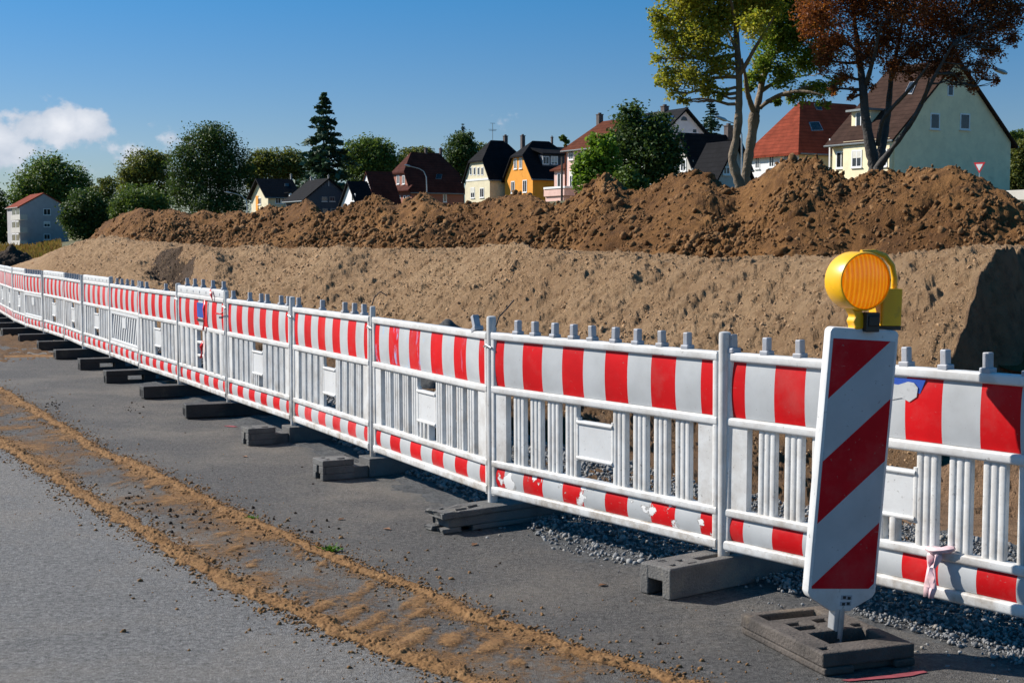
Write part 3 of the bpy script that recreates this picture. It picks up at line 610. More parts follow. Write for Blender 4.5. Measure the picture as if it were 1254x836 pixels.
# ------------------------------------------------------------------ barrier fence
HL = .95                                                          # half length of a panel
class Place:
    def __init__(s, far, near):
        s.d = (near - far).normalized(); s.y = Vector((-s.d.y, s.d.x, 0)); s.o = (far + near) / 2; s.half = (near - far).length / 2
        s.M = Matrix(((s.d.x, s.y.x, 0, s.o.x), (s.d.y, s.y.y, 0, s.o.y), (0, 0, 1, FZ), (0, 0, 0, 1)))
        s.rz = math.atan2(s.d.y, s.d.x)
    def uz(s, px, py):
        r = ray(px, py); c = Vector((0, 0, CAMH)); k = (s.o - c).dot(s.y) / r.dot(s.y); q = c + r * k
        return (q - s.o).dot(s.d), q.z - FZ
def rib_profile(w, d, ribs=3):
    """closed (x, y) outline with rounded ribs on the front (negative y)"""
    pts = [(w/2, d/2), (-w/2, d/2)]; n = 7
    rw = w / ribs
    for k in range(ribs):
        x0 = -w/2 + k * rw
        for i in range(n + 1):
            a = math.pi * i / n; pts.append((x0 + rw/2 - math.cos(a) * rw/2 * .92, -d/2 + .004 - .006 * math.sin(a)))
    return pts
def slat_mb(mb, x, w, z0, z1, d=.024, ribs=3):
    mb.prism([(x + a, b, z0) for a, b in rib_profile(w, d, ribs)], (0, 0, z1 - z0))
ZS0, ZS1 = .338, .757
MESH = {}
def frame_mesh(extra_band=False):
    f = MB()
    f.rbar((-HL, 0, 1.0925), (HL, 0, 1.0925), .058, .046, .011); f.rbar((-HL, 0, .772), (HL, 0, .772), .058, .046, .012)
    f.rbar((-HL, 0, .322), (HL, 0, .322), .058, .044, .012); f.rbar((-HL, 0, .158), (HL, 0, .158), .064, .054, .014)
    for s in (-1, 1):
        f.rbar((s * (HL - .012), 0, .129), (s * (HL - .012), 0, 1.1165), .052, .05, .02, up=(1, 0, 0), n=4)
    # backing web of both boards
    f.box(-HL + .02, HL - .02, -.004, .016, .79, 1.075); f.box(-HL + .02, HL - .02, -.004, .016, .18, .31)
    return f.mesh('panel_frame', M['plastic'], True)
def board_mesh(z0, z1, mat, name):
    b = MB(); n = 10; prof = []
    for i in range(n + 1):
        k = i / n; prof.append((-.010 - .010 * math.sin(math.pi * k) ** .7, z0 + (z1 - z0) * k))
    poly = [Vector((-HL + .028, y, z)) for y, z in prof] + [Vector((-HL + .028, 0, z1)), Vector((-HL + .028, 0, z0))]
    b.prism(poly, (2 * HL - .056, 0, 0)); return b.mesh(name, mat, True)
def infill_mesh(kind):
    b = MB()
    if kind in ('plate', 'plate_ribs', 'narrow'):
        for s in (-1, 1):
            for x in (.205, .368, .531, .694): slat_mb(b, s * x, .110, ZS0, ZS1)
            b.box(s * .87 - .055, s * .87 + .055, -.018, .02, ZS0, ZS1)
            b.rbar((s * .15, 0, .68), (s * .15, 0, .44), .03, .03, .01, up=(1, 0, 0))
        if kind == 'plate_ribs':
            for x in (-.09, -.03, .04): slat_mb(b, x, .04, ZS0, .45, .04, 1)
        b.rbar((-.15, 0, .655), (.15, 0, .655), .045, .022, .009); b.rbar((-.15, 0, .455), (.15, 0, .455), .045, .022, .009)
    elif kind == 'wide':
        for x in (-.82, -.60, -.38, .30, .55, .80):
            b.prism([(x + .088 * math.cos(a), .012 - .034 * math.sin(a) - .008, ZS0) for a in [math.pi * k / 10 for k in range(11)]], (0, 0, ZS1 - ZS0))
            b.box(x - .088, x + .088, .004, .02, ZS0, ZS1)
        for x in (-.2, .12): b.box(x - .04, x + .04, -.02, .02, ZS0, ZS1)
        b.rbar((-.17, 0, .62), (.1, 0, .62), .04, .03, .01); b.rbar((-.17, 0, .48), (.1, 0, .48), .04, .03, .01)
    else:                                                          # slanting bars
        b.rbar((-.92, 0, .735), (.92, 0, .735), .05, .05, .012); b.rbar((-.92, 0, .36), (.92, 0, .36), .05, .05, .012)
        for s in (-1, 1): b.box(s * .89 - .04, s * .89 + .04, -.024, .02, .36, .735)
        for k in range(11):
            x = -.88 + k * .152; b.prism([(x, -.014, .36), (x + .062, -.014, .36), (x + .222, -.014, .735), (x + .16, -.014, .735)], (0, .026, 0))
        b.box(-.12, .14, -.026, .02, .56, .69)
    return b.mesh('slat_infill', M['bright_plastic'] if kind == 'slant' else M['plastic'], True)
MESH['frame'] = frame_mesh()
for k in ('plate', 'plate_ribs', 'wide', 'slant'): MESH[k] = infill_mesh(k)
for k, mt in (('film', 'film'), ('film_faded', 'film_faded'), ('film_smear', 'film_smear')): MESH['top_' + k] = board_mesh(.797, 1.068, M[mt], 'warning_board')
for k, mt in (('film', 'film_low'), ('film_peel', 'film_peel'), ('film_faded', 'film_faded')): MESH['low_' + k] = board_mesh(.187, .299, M[mt], 'warning_board')
b = MB(); b.box(-.145, .145, -.012, .012, .46, .65); MESH['name_plate'] = b.mesh('name_plate', M['bright_plastic'], bevel=.004)
b = MB(); b.box(-.016, .016, -.018, .018, 0, .085); b.box(-.026, .026, -.026, .026, -.004, .022); MESH['peg'] = b.mesh('peg', M['greyplastic'], bevel=.005)
b = MB(); b.rbar((-HL, 0, 1.155), (HL, 0, 1.155), .05, .085, .012)
for x in np.linspace(-.8, .8, 7): b.box(x - .012, x + .012, -.03, -.02, 1.14, 1.165)
MESH['band'] = b.mesh('top_band', M['bright_plastic'], True)
def post_mesh(r, top, mat):
    b = MB(); b.lathe([(r * .8, .05), (r, .052), (r, top - .02), (r * .92, top - .004), (r * .5, top)], n=20); return b.mesh('post', mat, True)
MESH['post'] = post_mesh(.021, 1.19, M['postgrey']); MESH['post_thick'] = post_mesh(.030, 1.215, M['postgrey']); MESH['post_white'] = post_mesh(.024, 1.2, M['plastic'])
b = MB(); b.tube([(-.05, -.035, 1.02), (0, -.045, 1.035), (.045, -.035, 1.02), (.05, 0, 1.015)], .006, 6); 
MESH['clasp'] = b.mesh('wire_clasp', M['metal'], True)

GRP = 'red and white barrier fence panels along the trench'
fence = [                                                          # near -> far
    dict(lab='nearest fence panel with pale tape tied to a slat and a torn blue sticker', infill='plate_ribs', pegs=[899, 938, 979, 1038, 1110, 1158, 1210, 1262], post=None),
    dict(lab='fence panel whose lower striped film is badly peeling', infill='plate', low='film_peel', pegs=[636, 657, 681, 704, 727, 755, 782, 812, 843], post='post_thick'),
    dict(lab='fence panel with blue paint smears and one tilted grey peg on top', infill='plate_ribs', top='film_smear', pegs=[586], post='post_thick'),
    dict(lab='fence panel with a faded lower striped band, left of the blue-smeared panel', infill='plate', low='film_faded', pegs=[364.6, 394, 422, 434, 446], post='post'),
    dict(lab='fence panel just right of the one with red tape ribbons', infill='plate_ribs', pegs=[287, 307, 320.7, 328, 344.6, 353.7], post='post_white'),
    dict(lab='fence panel with wide smooth slats, a blue sticker and red tape ribbons', infill='wide', pegs=[231.9, 241, 251, 263, 276], band=True, post='post'),
    dict(lab='fence panel between the slanting-bar panel and the one with red ribbons', infill='plate', pegs=[175.5, 181.6, 205], post='post_thick'),
    dict(lab='nearer of the two fence panels with bright slanting bars', infill='slant', pegs=[143.7, 149.4, 155.7, 162, 169.5], post='post'),
    dict(lab='fence panel with plain white top band, left of the nearer slanting-bar panel', infill='plate', top='film_faded', band=True, post='post_thick'),
    dict(lab='fence panel with a dense row of grey pegs between two white-topped panels', infill='plate', pegs=[83, 86, 89, 92, 95, 98, 101], post='post_white'),
    dict(lab='fence panel with white top band, right of the farther slanting-bar panel', infill='plate', band=True, post='post'),
    dict(lab='farther of the two fence panels with bright slanting bars', infill='slant', pegs=[35, 38, 41, 44, 47, 50, 53], post='post'),
    dict(lab='white-topped fence panel directly left of the farther slanting-bar panel', infill='plate_ribs', top='film_faded', band=True, post='post'),
    dict(lab='second white-topped fence panel left of the farther slanting-bar panel', infill='plate', top='film_faded', band=True, post='post'),
    dict(lab='last long fence panel before the fence turns at the far left', infill='plate_ribs', top='film_faded', band=True, post='post'),
    dict(lab='farthest fence panel, angled away at the left edge', infill='plate', pegs=[], post='post'),
]
ends = [JN] + J
PL = []
for i, fd in enumerate(fence):
    pl = Place(ends[i + 1], ends[i]); PL.append(pl)
    root = empty('fence_panel', pl.o + Vector((0, 0, FZ)), pl.rz, label=fd['lab'], cat='fence panel', group=GRP)
    # each panel sits a little differently in its feet
    root.rotation_euler = (R(random.uniform(-.8, .8)), R(random.uniform(-.25, .25)) if i > 1 else 0, pl.rz + R(random.uniform(-.5, .5)))
    obj('panel_frame', MESH['frame'], root); fd['board'] = obj('warning_board', MESH['top_' + fd.get('top', 'film')], root)
    lo_ = obj('warning_board', MESH['low_' + fd.get('low', 'film')], root)
    if fd.get('low') == 'film_peel': lo_['label'] = 'lower striped board with peeling film'
    obj('slat_infill', MESH[fd['infill']], root)
    if fd['infill'] in ('plate', 'plate_ribs'): obj('name_plate', MESH['name_plate'], root)
    if fd.get('band'): obj('top_band', MESH['band'], root)
    for px_ in fd.get('pegs', []):
        u_, _ = pl.uz(px_, 418)
        if i == 0 and px_ == 899: u_ = -HL + .012
        pg = obj('peg', MESH['peg'], root); pg.location = (max(-HL + .012, min(HL - .02, u_)), 0, 1.113 + (.085 if fd.get('band') else 0)); pg.rotation_euler = (0, R(random.uniform(-3, 3)), R(random.uniform(-4, 4)))
        if i == 2: pg.rotation_euler = (0, R(-24), 0); pg.scale = (1.2, 1.2, 1.2)
        if i == 0 and px_ == 899: pg.scale = (1.35, 1.2, 1.05)
    if fd.get('post'): q = obj('post', MESH[fd['post']], root); q.location = (HL + .035, -.005, 0)
    if i in (2, 3, 4, 5, 6): obj('wire_clasp', MESH['clasp'], root).location = (HL + .04, 0, random.uniform(-.02, .02))
    fd['root'] = root
def sticker(i, p0, p1, mat, name, y=-.0225, lab=None):
    (u0, z1), (u1, z0) = PL[i].uz(*p0), PL[i].uz(*p1)
    b = MB(); b.box(u0, u1, y, y + .004, z0, z1); o = b.build(name, mat, fence[i]['board'])
    if lab: o['label'] = lab
    return b
# torn blue sticker on the nearest board, blue and dark stickers on the sixth
(u0, z0), (u1, _) = PL[0].uz(1093, 486), PL[0].uz(1134, 480); zt = 1.062
b = MB(); b.add([(u0, -.0185, zt - .055), (u1 - .02, -.019, zt - .06), (u1 + .005, -.0175, zt), (u0, -.0175, zt), (u0, -.0135, zt - .055), (u1 - .02, -.0135, zt - .06), (u1 + .005, -.009, zt), (u0, -.009, zt)],
    [(0,1,2,3), (7,6,5,4), (0,4,5,1), (1,5,6,2), (2,6,7,3), (3,7,4,0)]); b.build('sticker', M['blue'], fence[0]['board'])['label'] = 'torn blue sticker'
b = MB(); pts = [(u0, zt - .10), (u0 + .06, zt - .085), (u0 + .1, zt - .10), (u1 - .035, zt - .075), (u1 - .03, zt - .035), (u1 - .05, zt - .016), (u0 + .09, zt - .013), (u0 + .04, zt - .03), (u0, zt - .028)]
b.prism([(a, -.0225, c_) for a, c_ in pts], (0, .003, 0)); b.build('sticker', M['paper'], fence[0]['board'])['label'] = 'torn white label'
sticker(5, (244.5, 370), (253, 389), M['blue'], 'sticker', lab='blue sticker'); sticker(5, (244.5, 389.5), (252.5, 394), M['darksticker'], 'sticker', lab='dark sticker')

# feet: recycled rubber blocks under the joints
def foot_mesh(kind):
    b = MB(); Lh, wd, h = .46, .105, .15
    if kind == 'new':
        holes = [(-.38, -.33, .035, .065), (-.30, -.26, -.01, .02), (-.40, -.36, -.06, -.035), (-.30, -.24, -.085, -.06), (-.2, .04, -.045, .005), (.1, .4, -.045, .005)]
        b.holed(-Lh + .002, Lh - .002, -wd + .003, wd - .003, .08, h, holes); b.box(-Lh, Lh, -wd, -wd + .055, 0, h - .004); b.box(-Lh, Lh, wd - .055, wd, 0, h - .004); b.box(-Lh + .09, Lh - .09, -wd + .05, wd - .05, .01, .0853); mt = 'rubber_new'
    elif kind == 'step':
        b.holed(-Lh, -Lh + .24, -wd, wd, .1, .145, [(-Lh + .05, -Lh + .08, .03, .06), (-Lh + .05, -Lh + .08, -.06, -.03), (-Lh + .14, -Lh + .2, -.07, -.02)])
        b.box(-Lh + .02, -Lh + .24, -wd, wd, .045, .1); b.box(-Lh, -Lh + .24, -wd, -wd + .06, 0, .0455); b.box(-Lh, -Lh + .24, wd - .06, wd, 0, .0455)
        b.box(-Lh, -Lh + .0205, -wd, -.02, .0455, .1); b.box(-Lh, -Lh + .0205, .02, wd, .0455, .1)
        b.box(-Lh + .24, -.1, -wd + .02, wd - .02, 0, .085); b.box(-.1, Lh, -wd, wd, 0, .135); mt = 'rubber'
    elif kind == 'hole':
        b.box(-Lh, Lh, -wd, wd, .085, h); 
        for y0, y1 in ((-wd, -wd + .05), (wd - .05, wd)):
            b.box(-Lh, -.20, y0, y1, 0, .0852); b.box(.0, .14, y0, y1, 0, .0852); b.box(.34, Lh, y0, y1, 0, .0852); b.box(-.20, .0, y0, y1, 0, .022); b.box(.14, .34, y0, y1, 0, .022)
        b.box(-Lh, -Lh + .02, -wd + .05, -.03, 0, .0851); b.box(-Lh, -Lh + .02, .03, wd - .05, 0, .0851); mt = 'rubber_dark'
    elif kind == 'broken':
        b.holed(-Lh, Lh, -wd, wd, .09, .125, [(-.34, -.26, -.06, -.02), (-.22, -.14, -.02, .03), (-.40, -.36, .03, .06)]); b.box(-Lh + .05, Lh, -wd + .012, wd - .01, .03, .0905)
        b.box(-Lh, -Lh + .12, -wd, -wd + .07, 0, .0302); b.box(-Lh + .2, Lh, -wd, wd, 0, .0303); b.box(-Lh, -Lh + .18, .02, wd, 0, .0304); mt = 'rubber'
    else:
        b.box(-Lh, Lh, -wd, wd, .012, .14); b.box(-Lh + .015, Lh - .015, -wd + .012, wd - .012, 0, .0121)
        b.box(-Lh - .004, -Lh + .001, -.045, -.02, .03, .1); b.box(-Lh - .004, -Lh + .001, .04, .075, .03, .1); mt = 'rubber_dark'
    me = b.mesh('barrier_foot', M[mt], bevel=.006)
    if kind == 'broken':
        for v_ in me.vertices:
            if v_.co.x < -.2: v_.co.z *= 1 - .08 * random.random(); v_.co.x += random.uniform(-.012, .012)
    return me
FM = {k: foot_mesh(k) for k in ('new', 'step', 'hole', 'broken', 'plain')}
feet = [(-1, 'plain', None), (0, 'new', 'clean grey slotted foot block under the joint left of the striped beacon', 0), (1, 'broken', 'worn foot block with a broken corner, next left of the clean grey one', 4), (2, 'step', 'nearer stepped foot block with a notch cut in its middle', 2),
        (3, 'step', 'farther stepped foot block with a notch cut in its middle', 1), (4, 'plain', 'long plain black foot block left of the stepped ones', -5), (5, 'plain', 'plain black foot block under the panel with red ribbons', 0), (6, 'hole', 'nearer foot block with rectangular hand holes in its side', 0),
        (7, 'hole', 'farther foot block with rectangular hand holes in its side', 0), (8, 'plain', 'black foot block beyond the two with hand holes', 2), (9, 'plain', 'black foot block level with the sand strip on the road', 0), (10, 'plain', 'black foot block just beyond the sand strip on the road', -3),
        (11, 'plain', 'black foot block under the farther slanting-bar panel', 3), (12, 'plain', 'black foot block at the far left, third from the end', 0), (13, 'plain', 'black foot block at the far left, second from the end', 0), (14, 'plain', 'black foot block at the far left end of the fence', 0)]
for ji, kind, lab, *rz in feet:
    if lab is None: continue
    p = J[ji]; prv = ends[ji]; nx = ends[ji + 2] if ji + 2 < len(ends) else p + (p - prv)
    d = (prv - nx).normalized(); back = Vector((-d.y, d.x, 0))
    o = obj('barrier_foot', FM[kind]); c = p + back * (-.44 + .46); o.location = (c.x, c.y, .006); o.rotation_euler = (0, 0, math.atan2(back.y, back.x) + R(rz[0] if rz else 0))
    tag(o, lab, 'fence foot', 'rubber feet under the fence joints')

# ribbons and tape
def ribbon(name, pts, w, mat, lab, wdir=(1, 0, 0)):
    b = MB(); wd = Vector(wdir).normalized(); pts = [Vector(p) for p in pts]; vs = []
    for k, p in enumerate(pts):
        h = w / 2 * (1 + .25 * math.sin(k * 2.3)); q = wd * h; tw = Vector((0, 0, 1)).cross(wd) * (.35 * h * math.sin(k * 1.7))
        vs += [p - q - tw, p - q * .3 + tw * 1.5, p + q * .4 - tw, p + q + tw]
    fs = [(4*k+j, 4*k+j+1, 4*k+j+5, 4*k+j+4) for k in range(len(pts)-1) for j in range(3)]
    b.add(vs, fs); me = b.mesh(name, mat, True); o = obj(name, me); md = o.modifiers.new('thick', 'SOLIDIFY'); md.thickness = .003; tag(o, lab, 'tape'); return o
def on_panel(i, px_, py_, y=-.04):
    u_, z_ = PL[i].uz(px_, py_); return PL[i].M @ Vector((u_, y, z_))
b1 = [on_panel(0, 1153 + dx, yy_, -.045 - .01 * k % 3) for k, (dx, yy_) in enumerate([(0, 670), (1, 680), (-1, 692), (0, 704), (1, 716), (0, 727)])]
o = ribbon('tied_tape', b1, .055, M['pinktape'], 'pale pink tape tied round a slat of the nearest panel', PL[0].d)
k1 = [on_panel(0, x, y, -.042 - .008 * math.sin(i)) for i, (x, y) in enumerate([(1142, 669), (1147, 671), (1153, 672), (1160, 672), (1168, 671), (1175, 670)])]
kb = MB(); kb.tube(k1, [.01, .014, .02, .014, .018, .008], 7); k_ = kb.build('knot', M['pinktape'], o, True)
ribbon('red_ribbon', [on_panel(5, x, y, -.05 - .01 * (k % 2)) for k, (x, y) in enumerate([(256.5, 367), (256.6, 378), (255.8, 392), (255.9, 404)])], .035, M['redtape'], 'red tape ribbon hanging beside the blue sticker', PL[5].d)
ribbon('red_ribbon', [on_panel(5, x, y, -.05 - .01 * (k % 2)) for k, (x, y) in enumerate([(254.2, 417), (253.6, 424), (252.6, 431), (253.4, 438)])], .05, M['redtape'], 'short red tape ribbon hanging in front of the wide slats', PL[5].d)
ribbon('red_ribbon', [on_panel(5, x, y, -.05 - .01 * (k % 2)) for k, (x, y) in enumerate([(263.8, 354), (265.5, 360), (266.5, 368)])], .035, M['redtape'], 'red tape scrap caught on the top pegs', PL[5].d)
ribbon('red_ribbon', [on_panel(5, x, y, -.05 - .012 * (k % 2)) for k, (x, y) in enumerate([(270, 385), (273, 383.5), (276, 384.5), (281, 382)])], .016, M['redtape'], 'crumpled red tape tied at the right end of the wide-slat panel', (0, 0, 1))
# a loop of wire at the joint
for px_, py_, i in ((460, 362, 2), (612, 388, 1)):
    a = on_panel(i, px_, py_ + 12, -.03); b = MB(); b.tube([a, a + Vector((.02, 0, .06)), a + Vector((.06, .02, .10)), a + Vector((.11, .03, .07 if i == 2 else .16))], .004, 6)
    tag(b.build('wire_loop', M['black'], None, True), 'bent black wire tied at the post right of the smeared panel' if i == 1 else 'bent black wire tied at the post left of the smeared panel', 'wire')

# ------------------------------------------------------------------ striped beacon with warning lamp
BZ = .088
c1 = G(1008, 802, BZ); c0_ = G(903, 752.5, BZ); c2_ = G(1120.6, 789, BZ)
ax = (c2_ - c1); aw = ax.length; ax.normalize(); ay = Vector((-ax.y, ax.x, 0)); al_ = max((c0_ - c1).length, .62)
bm_ = MB()
hl = [(.06, .34, al_ - .14, al_ - .05), (.10, .16, .40, .44), (.10, .2, .33, .38), (.235, .30, .41, .46), (.11, aw - .06, .12, .28), (.03, .07, .05, .08), (aw - .08, aw - .03, .3, .34)]
bm_.holed(0, aw, 0, al_, .03, BZ, hl); bm_.holed(.003, aw - .003, .003, al_ - .003, .0, .0302, [(.14, aw - .10, -.01, .02)])
root = empty('beacon_base', c1 * 1, math.atan2(ax.y, ax.x)); bpy.data.objects.remove(root)
bo = bm_.build('beacon_base', M['rubber_brown'], None, bevel=.008); bo.location = (c1.x, c1.y, .006); bo.rotation_euler = (0, 0, math.atan2(ax.y, ax.x))
tag(bo, 'low recycled rubber base plate holding the striped beacon', 'base plate')
st = G(1023, 770, BZ)
AN = R(16)                                                         # turned to the right of the camera
beacon = empty('striped_beacon', (st.x, st.y, BZ), 0, label='leaning red and white striped road beacon standing in a rubber base plate', cat='road beacon')
beacon.rotation_mode = 'YXZ'
beacon.matrix_world = Matrix.Translation((st.x, st.y, BZ)) @ Matrix.Rotation(R(4.1), 4, 'Y') @ Matrix.Rotation(AN, 4, 'Z')
HWB, B0, B1 = .158, .158, 1.262
def rr_outline(hw, z0, z1, r, taper=True):
    pts = []
    for cx, cz, a0 in ((hw - r, z1 - r, 0), (-hw + r, z1 - r, 90)):
        for k in range(6): a = R(a0 + 18 * k); pts.append((cx + r * math.cos(a), cz + r * math.sin(a)))
    if taper: pts += [(-hw, z0 + .005), (-hw + .012, z0 - .016), (-.065, z0 - .062), (-.045, z0 - .075), (.045, z0 - .075), (.065, z0 - .062), (hw - .012, z0 - .016), (hw, z0 + .005)]
    else: pts += [(-hw, z0), (hw, z0)]
    return pts
o_ = rr_outline(HWB, B0, B1, .022)
b = MB(); b.prism([(x, -.028, z) for x, z in o_], (0, .056, 0)); bd = b.build('beacon_body', M['bright_plastic'], beacon, True, .007)
b = MB(); b.box(-.143, .143, -.0305, -.0285, .18, 1.216); b.build('striped_film', M['beacon_film'], beacon)
b = MB()
for x, z, w_, h_ in ((.022, .142, .026, .015), (.02, .116, .026, .014)): b.box(x - w_, x + w_, -.0295, -.0283, z - h_ / 1.5, z + h_ / 1.5)
b.build('type_mark', M['greyplastic'], beacon)
b = MB()
for x, z in ((.012, .143), (.034, .140), (.01, .115), (.032, .117)): b.box(x - .007, x + .007, -.0305, -.0293, z - .006, z + .006)
b.build('type_mark', M['black'], beacon)
b = MB(); b.rbar((0, 0, -.05), (0, 0, .095), .058, .05, .01, up=(1, 0, 0)); b.box(-.006, .006, -.033, -.024, -.03, .09); b.build('stem', M['metal'], beacon, True)
# lamp: drum, lens, reflector, battery box, handle, foot
lamp = empty('warning_lamp', (0, 0, 0), label='round amber warning lamp in yellow housing on top of the beacon', cat='warning lamp')
top = beacon.matrix_world @ Vector((0, 0, B1))
lamp.matrix_world = Matrix.Translation(top) @ Matrix.Rotation(R(1.5), 4, 'Y') @ Matrix.Rotation(R(19), 4, 'Z')
# local: -y is where the lens looks, drum centre above
LC = Vector((-.03, .0, .194)); Ml = Matrix.Translation(LC) @ Matrix.Rotation(R(90), 4, 'X')
b = MB(); b.lathe([(.096, -.075), (.114, -.068), (.120, -.05), (.120, .052), (.117, .060), (.113, .062), (.111, .052), (.108, .045), (.108, -.06), (.06, -.068), (.0, -.07)], Ml, 48); b.build('lamp_housing', M['yellow'], lamp, True)
b = MB(); b.lathe([(.110, .044), (.110, .052), (.102, .060), (.08, .069), (.055, .076), (.028, .080), (0.0, .081)], Ml, 48); b.build('lens', M['amber'], lamp, True)
b = MB(); b.lathe([(.106, .038), (.10, .0), (.08, -.03), (.04, -.05), (0.0, -.056)], Ml, 40); b.build('reflector', M['reflector'], lamp, True)
b = MB(); b.rbar((.134, .04, .012), (.134, .04, .165), .105, .10, .012, up=(1, 0, 0)); b.build('battery_box', M['yellow'], lamp, True)
b = MB(); b.tube([(.0, .03, .312), (.065, .035, .314), (.12, .04, .300), (.158, .04, .262), (.172, .04, .21), (.172, .04, .155)], [.010, .012, .012, .012, .013, .014], 10); b.build('handle', M['yellow'], lamp, True)
b = MB(); b.prism([(-.085, -.03, .10), (-.02, -.03, .075), (.01, -.03, .0), (-.045, -.03, .0), (-.06, -.03, .03), (-.05, -.03, .05)], (0, .06, 0)); b.box(-.05, .04, -.025, .03, -.01, .02); b.build('lamp_foot', M['yellow'], lamp, False, .006)
b = MB(); b.box(-.015, .045, -.06, -.02, -.012, .068); b.box(-.009, .039, -.064, -.0595, .012, .055); b.box(.045, .19, .0, .08, -.008, .012); b.build('clip', M['black'], lamp, False, .004)

# ------------------------------------------------------------------ paint marks, weeds, dead leaves
def flat_blob(name, pts, mat, z=.007):
    b = MB(); v_ = [Vector((G(x, y).x, G(x, y).y, z)) for x, y in pts]; b.prism(v_, (0, 0, .0015)); return b.build(name, mat)
tag(flat_blob('paint_mark', [(1030, 834.5), (1060, 831), (1090, 828.5), (1112, 824.5), (1118, 822.5), (1131, 823), (1136, 825), (1127, 826.5), (1118, 829), (1098, 831.5), (1064, 834), (1040, 836)], M['redpaint']), 'red marking paint on the road in front of the beacon base', 'paint mark')
tag(flat_blob('paint_mark', [(274, 522), (281, 521.8), (287, 522.4), (291, 523.2), (286, 523.6), (278, 523)], M['redpaint']), 'faint red marking paint near the farther stepped foot', 'paint mark')
def weed(px_, py_, s, lab, seed):
    rg = np.random.default_rng(seed); g_ = G(px_, py_); V = []; Q = []
    for k in range(70):
        a = rg.uniform(0, 6.28); ln = s * rg.uniform(.4, 1); el = rg.uniform(.3, 1.2); d = np.array([math.cos(a) * math.cos(el), math.sin(a) * math.cos(el), math.sin(el)]); sd_ = np.array([-math.sin(a), math.cos(a), 0]) * s * .09
        b0 = np.array([g_.x, g_.y, .004]) + rg.normal(0, s * .3, 3) * [1, .6, 0]; mid = b0 + d * ln * .55; tip = b0 + d * ln - [0, 0, ln * .2]
        o = len(V); V += [b0, mid + sd_, tip, mid - sd_]; Q.append((o, o + 1, o + 2, o + 3))
    tag(obj('weed', npmesh('weed', V, Q, M['weed'])), lab, 'weed')
weed(405, 676, .07, 'small green weed beside the right sand track', 3); weed(306, 637, .05, 'tiny green weed on the right sand track', 4)
for k, (x, y) in enumerate([(418, 637), (474, 649), (533, 634), (581, 668), (300, 560), (738, 718)]):
    g_ = G(x, y); a = random.uniform(0, 6.28); s_l = .03; b = MB(); ca, sa = math.cos(a) * s_l, math.sin(a) * s_l
    b.add([(g_.x - ca, g_.y - sa, .008), (g_.x - sa * .6, g_.y + ca * .6, .016), (g_.x + ca, g_.y + sa, .010), (g_.x + sa * .6, g_.y - ca * .6, .014)], [(0, 1, 2, 3)])
    o = b.build('fallen_leaf', M['deadleaf']); md = o.modifiers.new('thick', 'SOLIDIFY'); md.thickness = .002
    tag(o, 'small dry brown leaf lying on the bare asphalt beside the fence', 'leaf', 'dry leaves on the road')

# ------------------------------------------------------------------ trees
def leaf_cloud(rg, centres, radii, n, size, clump=30, spread=.16, shell=.55, flat=.8):
    """leaf quads gathered in clumps through ellipsoids"""
    vol = np.array([r[0] * r[1] * r[2] for r in radii]) ** .75; pk = rg.choice(len(centres), max(1, n // clump), p=vol / vol.sum())
    C_ = np.array(centres)[pk]; R_ = np.array(radii)[pk]
    d = rg.normal(size=(len(pk), 3)); d /= np.linalg.norm(d, axis=1, keepdims=True)
    rad = shell + (1.04 - shell) * rg.random(len(pk)) ** .6; inner = rg.random(len(pk)) < .25; rad[inner] *= rg.random(inner.sum())
    cc = C_ + d * R_ * rad[:, None]
    sp_ = spread * R_.mean(1) * rg.uniform(.6, 1.5, len(pk))
    P_ = np.repeat(cc, clump, 0) + np.clip(rg.normal(size=(len(pk) * clump, 3)), -1.5, 1.5) * np.repeat(sp_, clump)[:, None] * [1, 1, flat]
    return P_
def leaf_quads(rg, P_, size, up=.5):
    n = len(P_); nrm = rg.normal(size=(n, 3)); nrm[:, 2] = np.abs(nrm[:, 2]) + up; nrm /= np.linalg.norm(nrm, axis=1, keepdims=True)
    a = np.cross(nrm, rg.normal(size=(n, 3))); a /= np.linalg.norm(a, axis=1, keepdims=True); b = np.cross(nrm, a)
    s = size * rg.uniform(.6, 1.25, n)[:, None]; a = a * s; b = b * s * .62
    bend = nrm * s * .18
    V = np.stack([P_ - a, P_ + b + bend, P_ + a, P_ - b + bend], 1).reshape(-1, 3)
    return V, np.arange(4 * n).reshape(n, 4)
def grow(mb, p0, p1, r0, r1, rg, wig=.06, n=6, seg=8):
    p0 = Vector(p0); p1 = Vector(p1); ln = (p1 - p0).length; pts = []; rad = []
    o = Vector((0, 0, 0))
    for k in range(n + 1):
        f = k / n
        if 0 < k < n: o = o * .6 + Vector(rg.normal(size=3)) * ln * wig * .4
        pts.append(p0.lerp(p1, f) + o * math.sin(math.pi * f)); rad.append(r0 + (r1 - r0) * f)
    mb.tube(pts, rad, seg); return pts
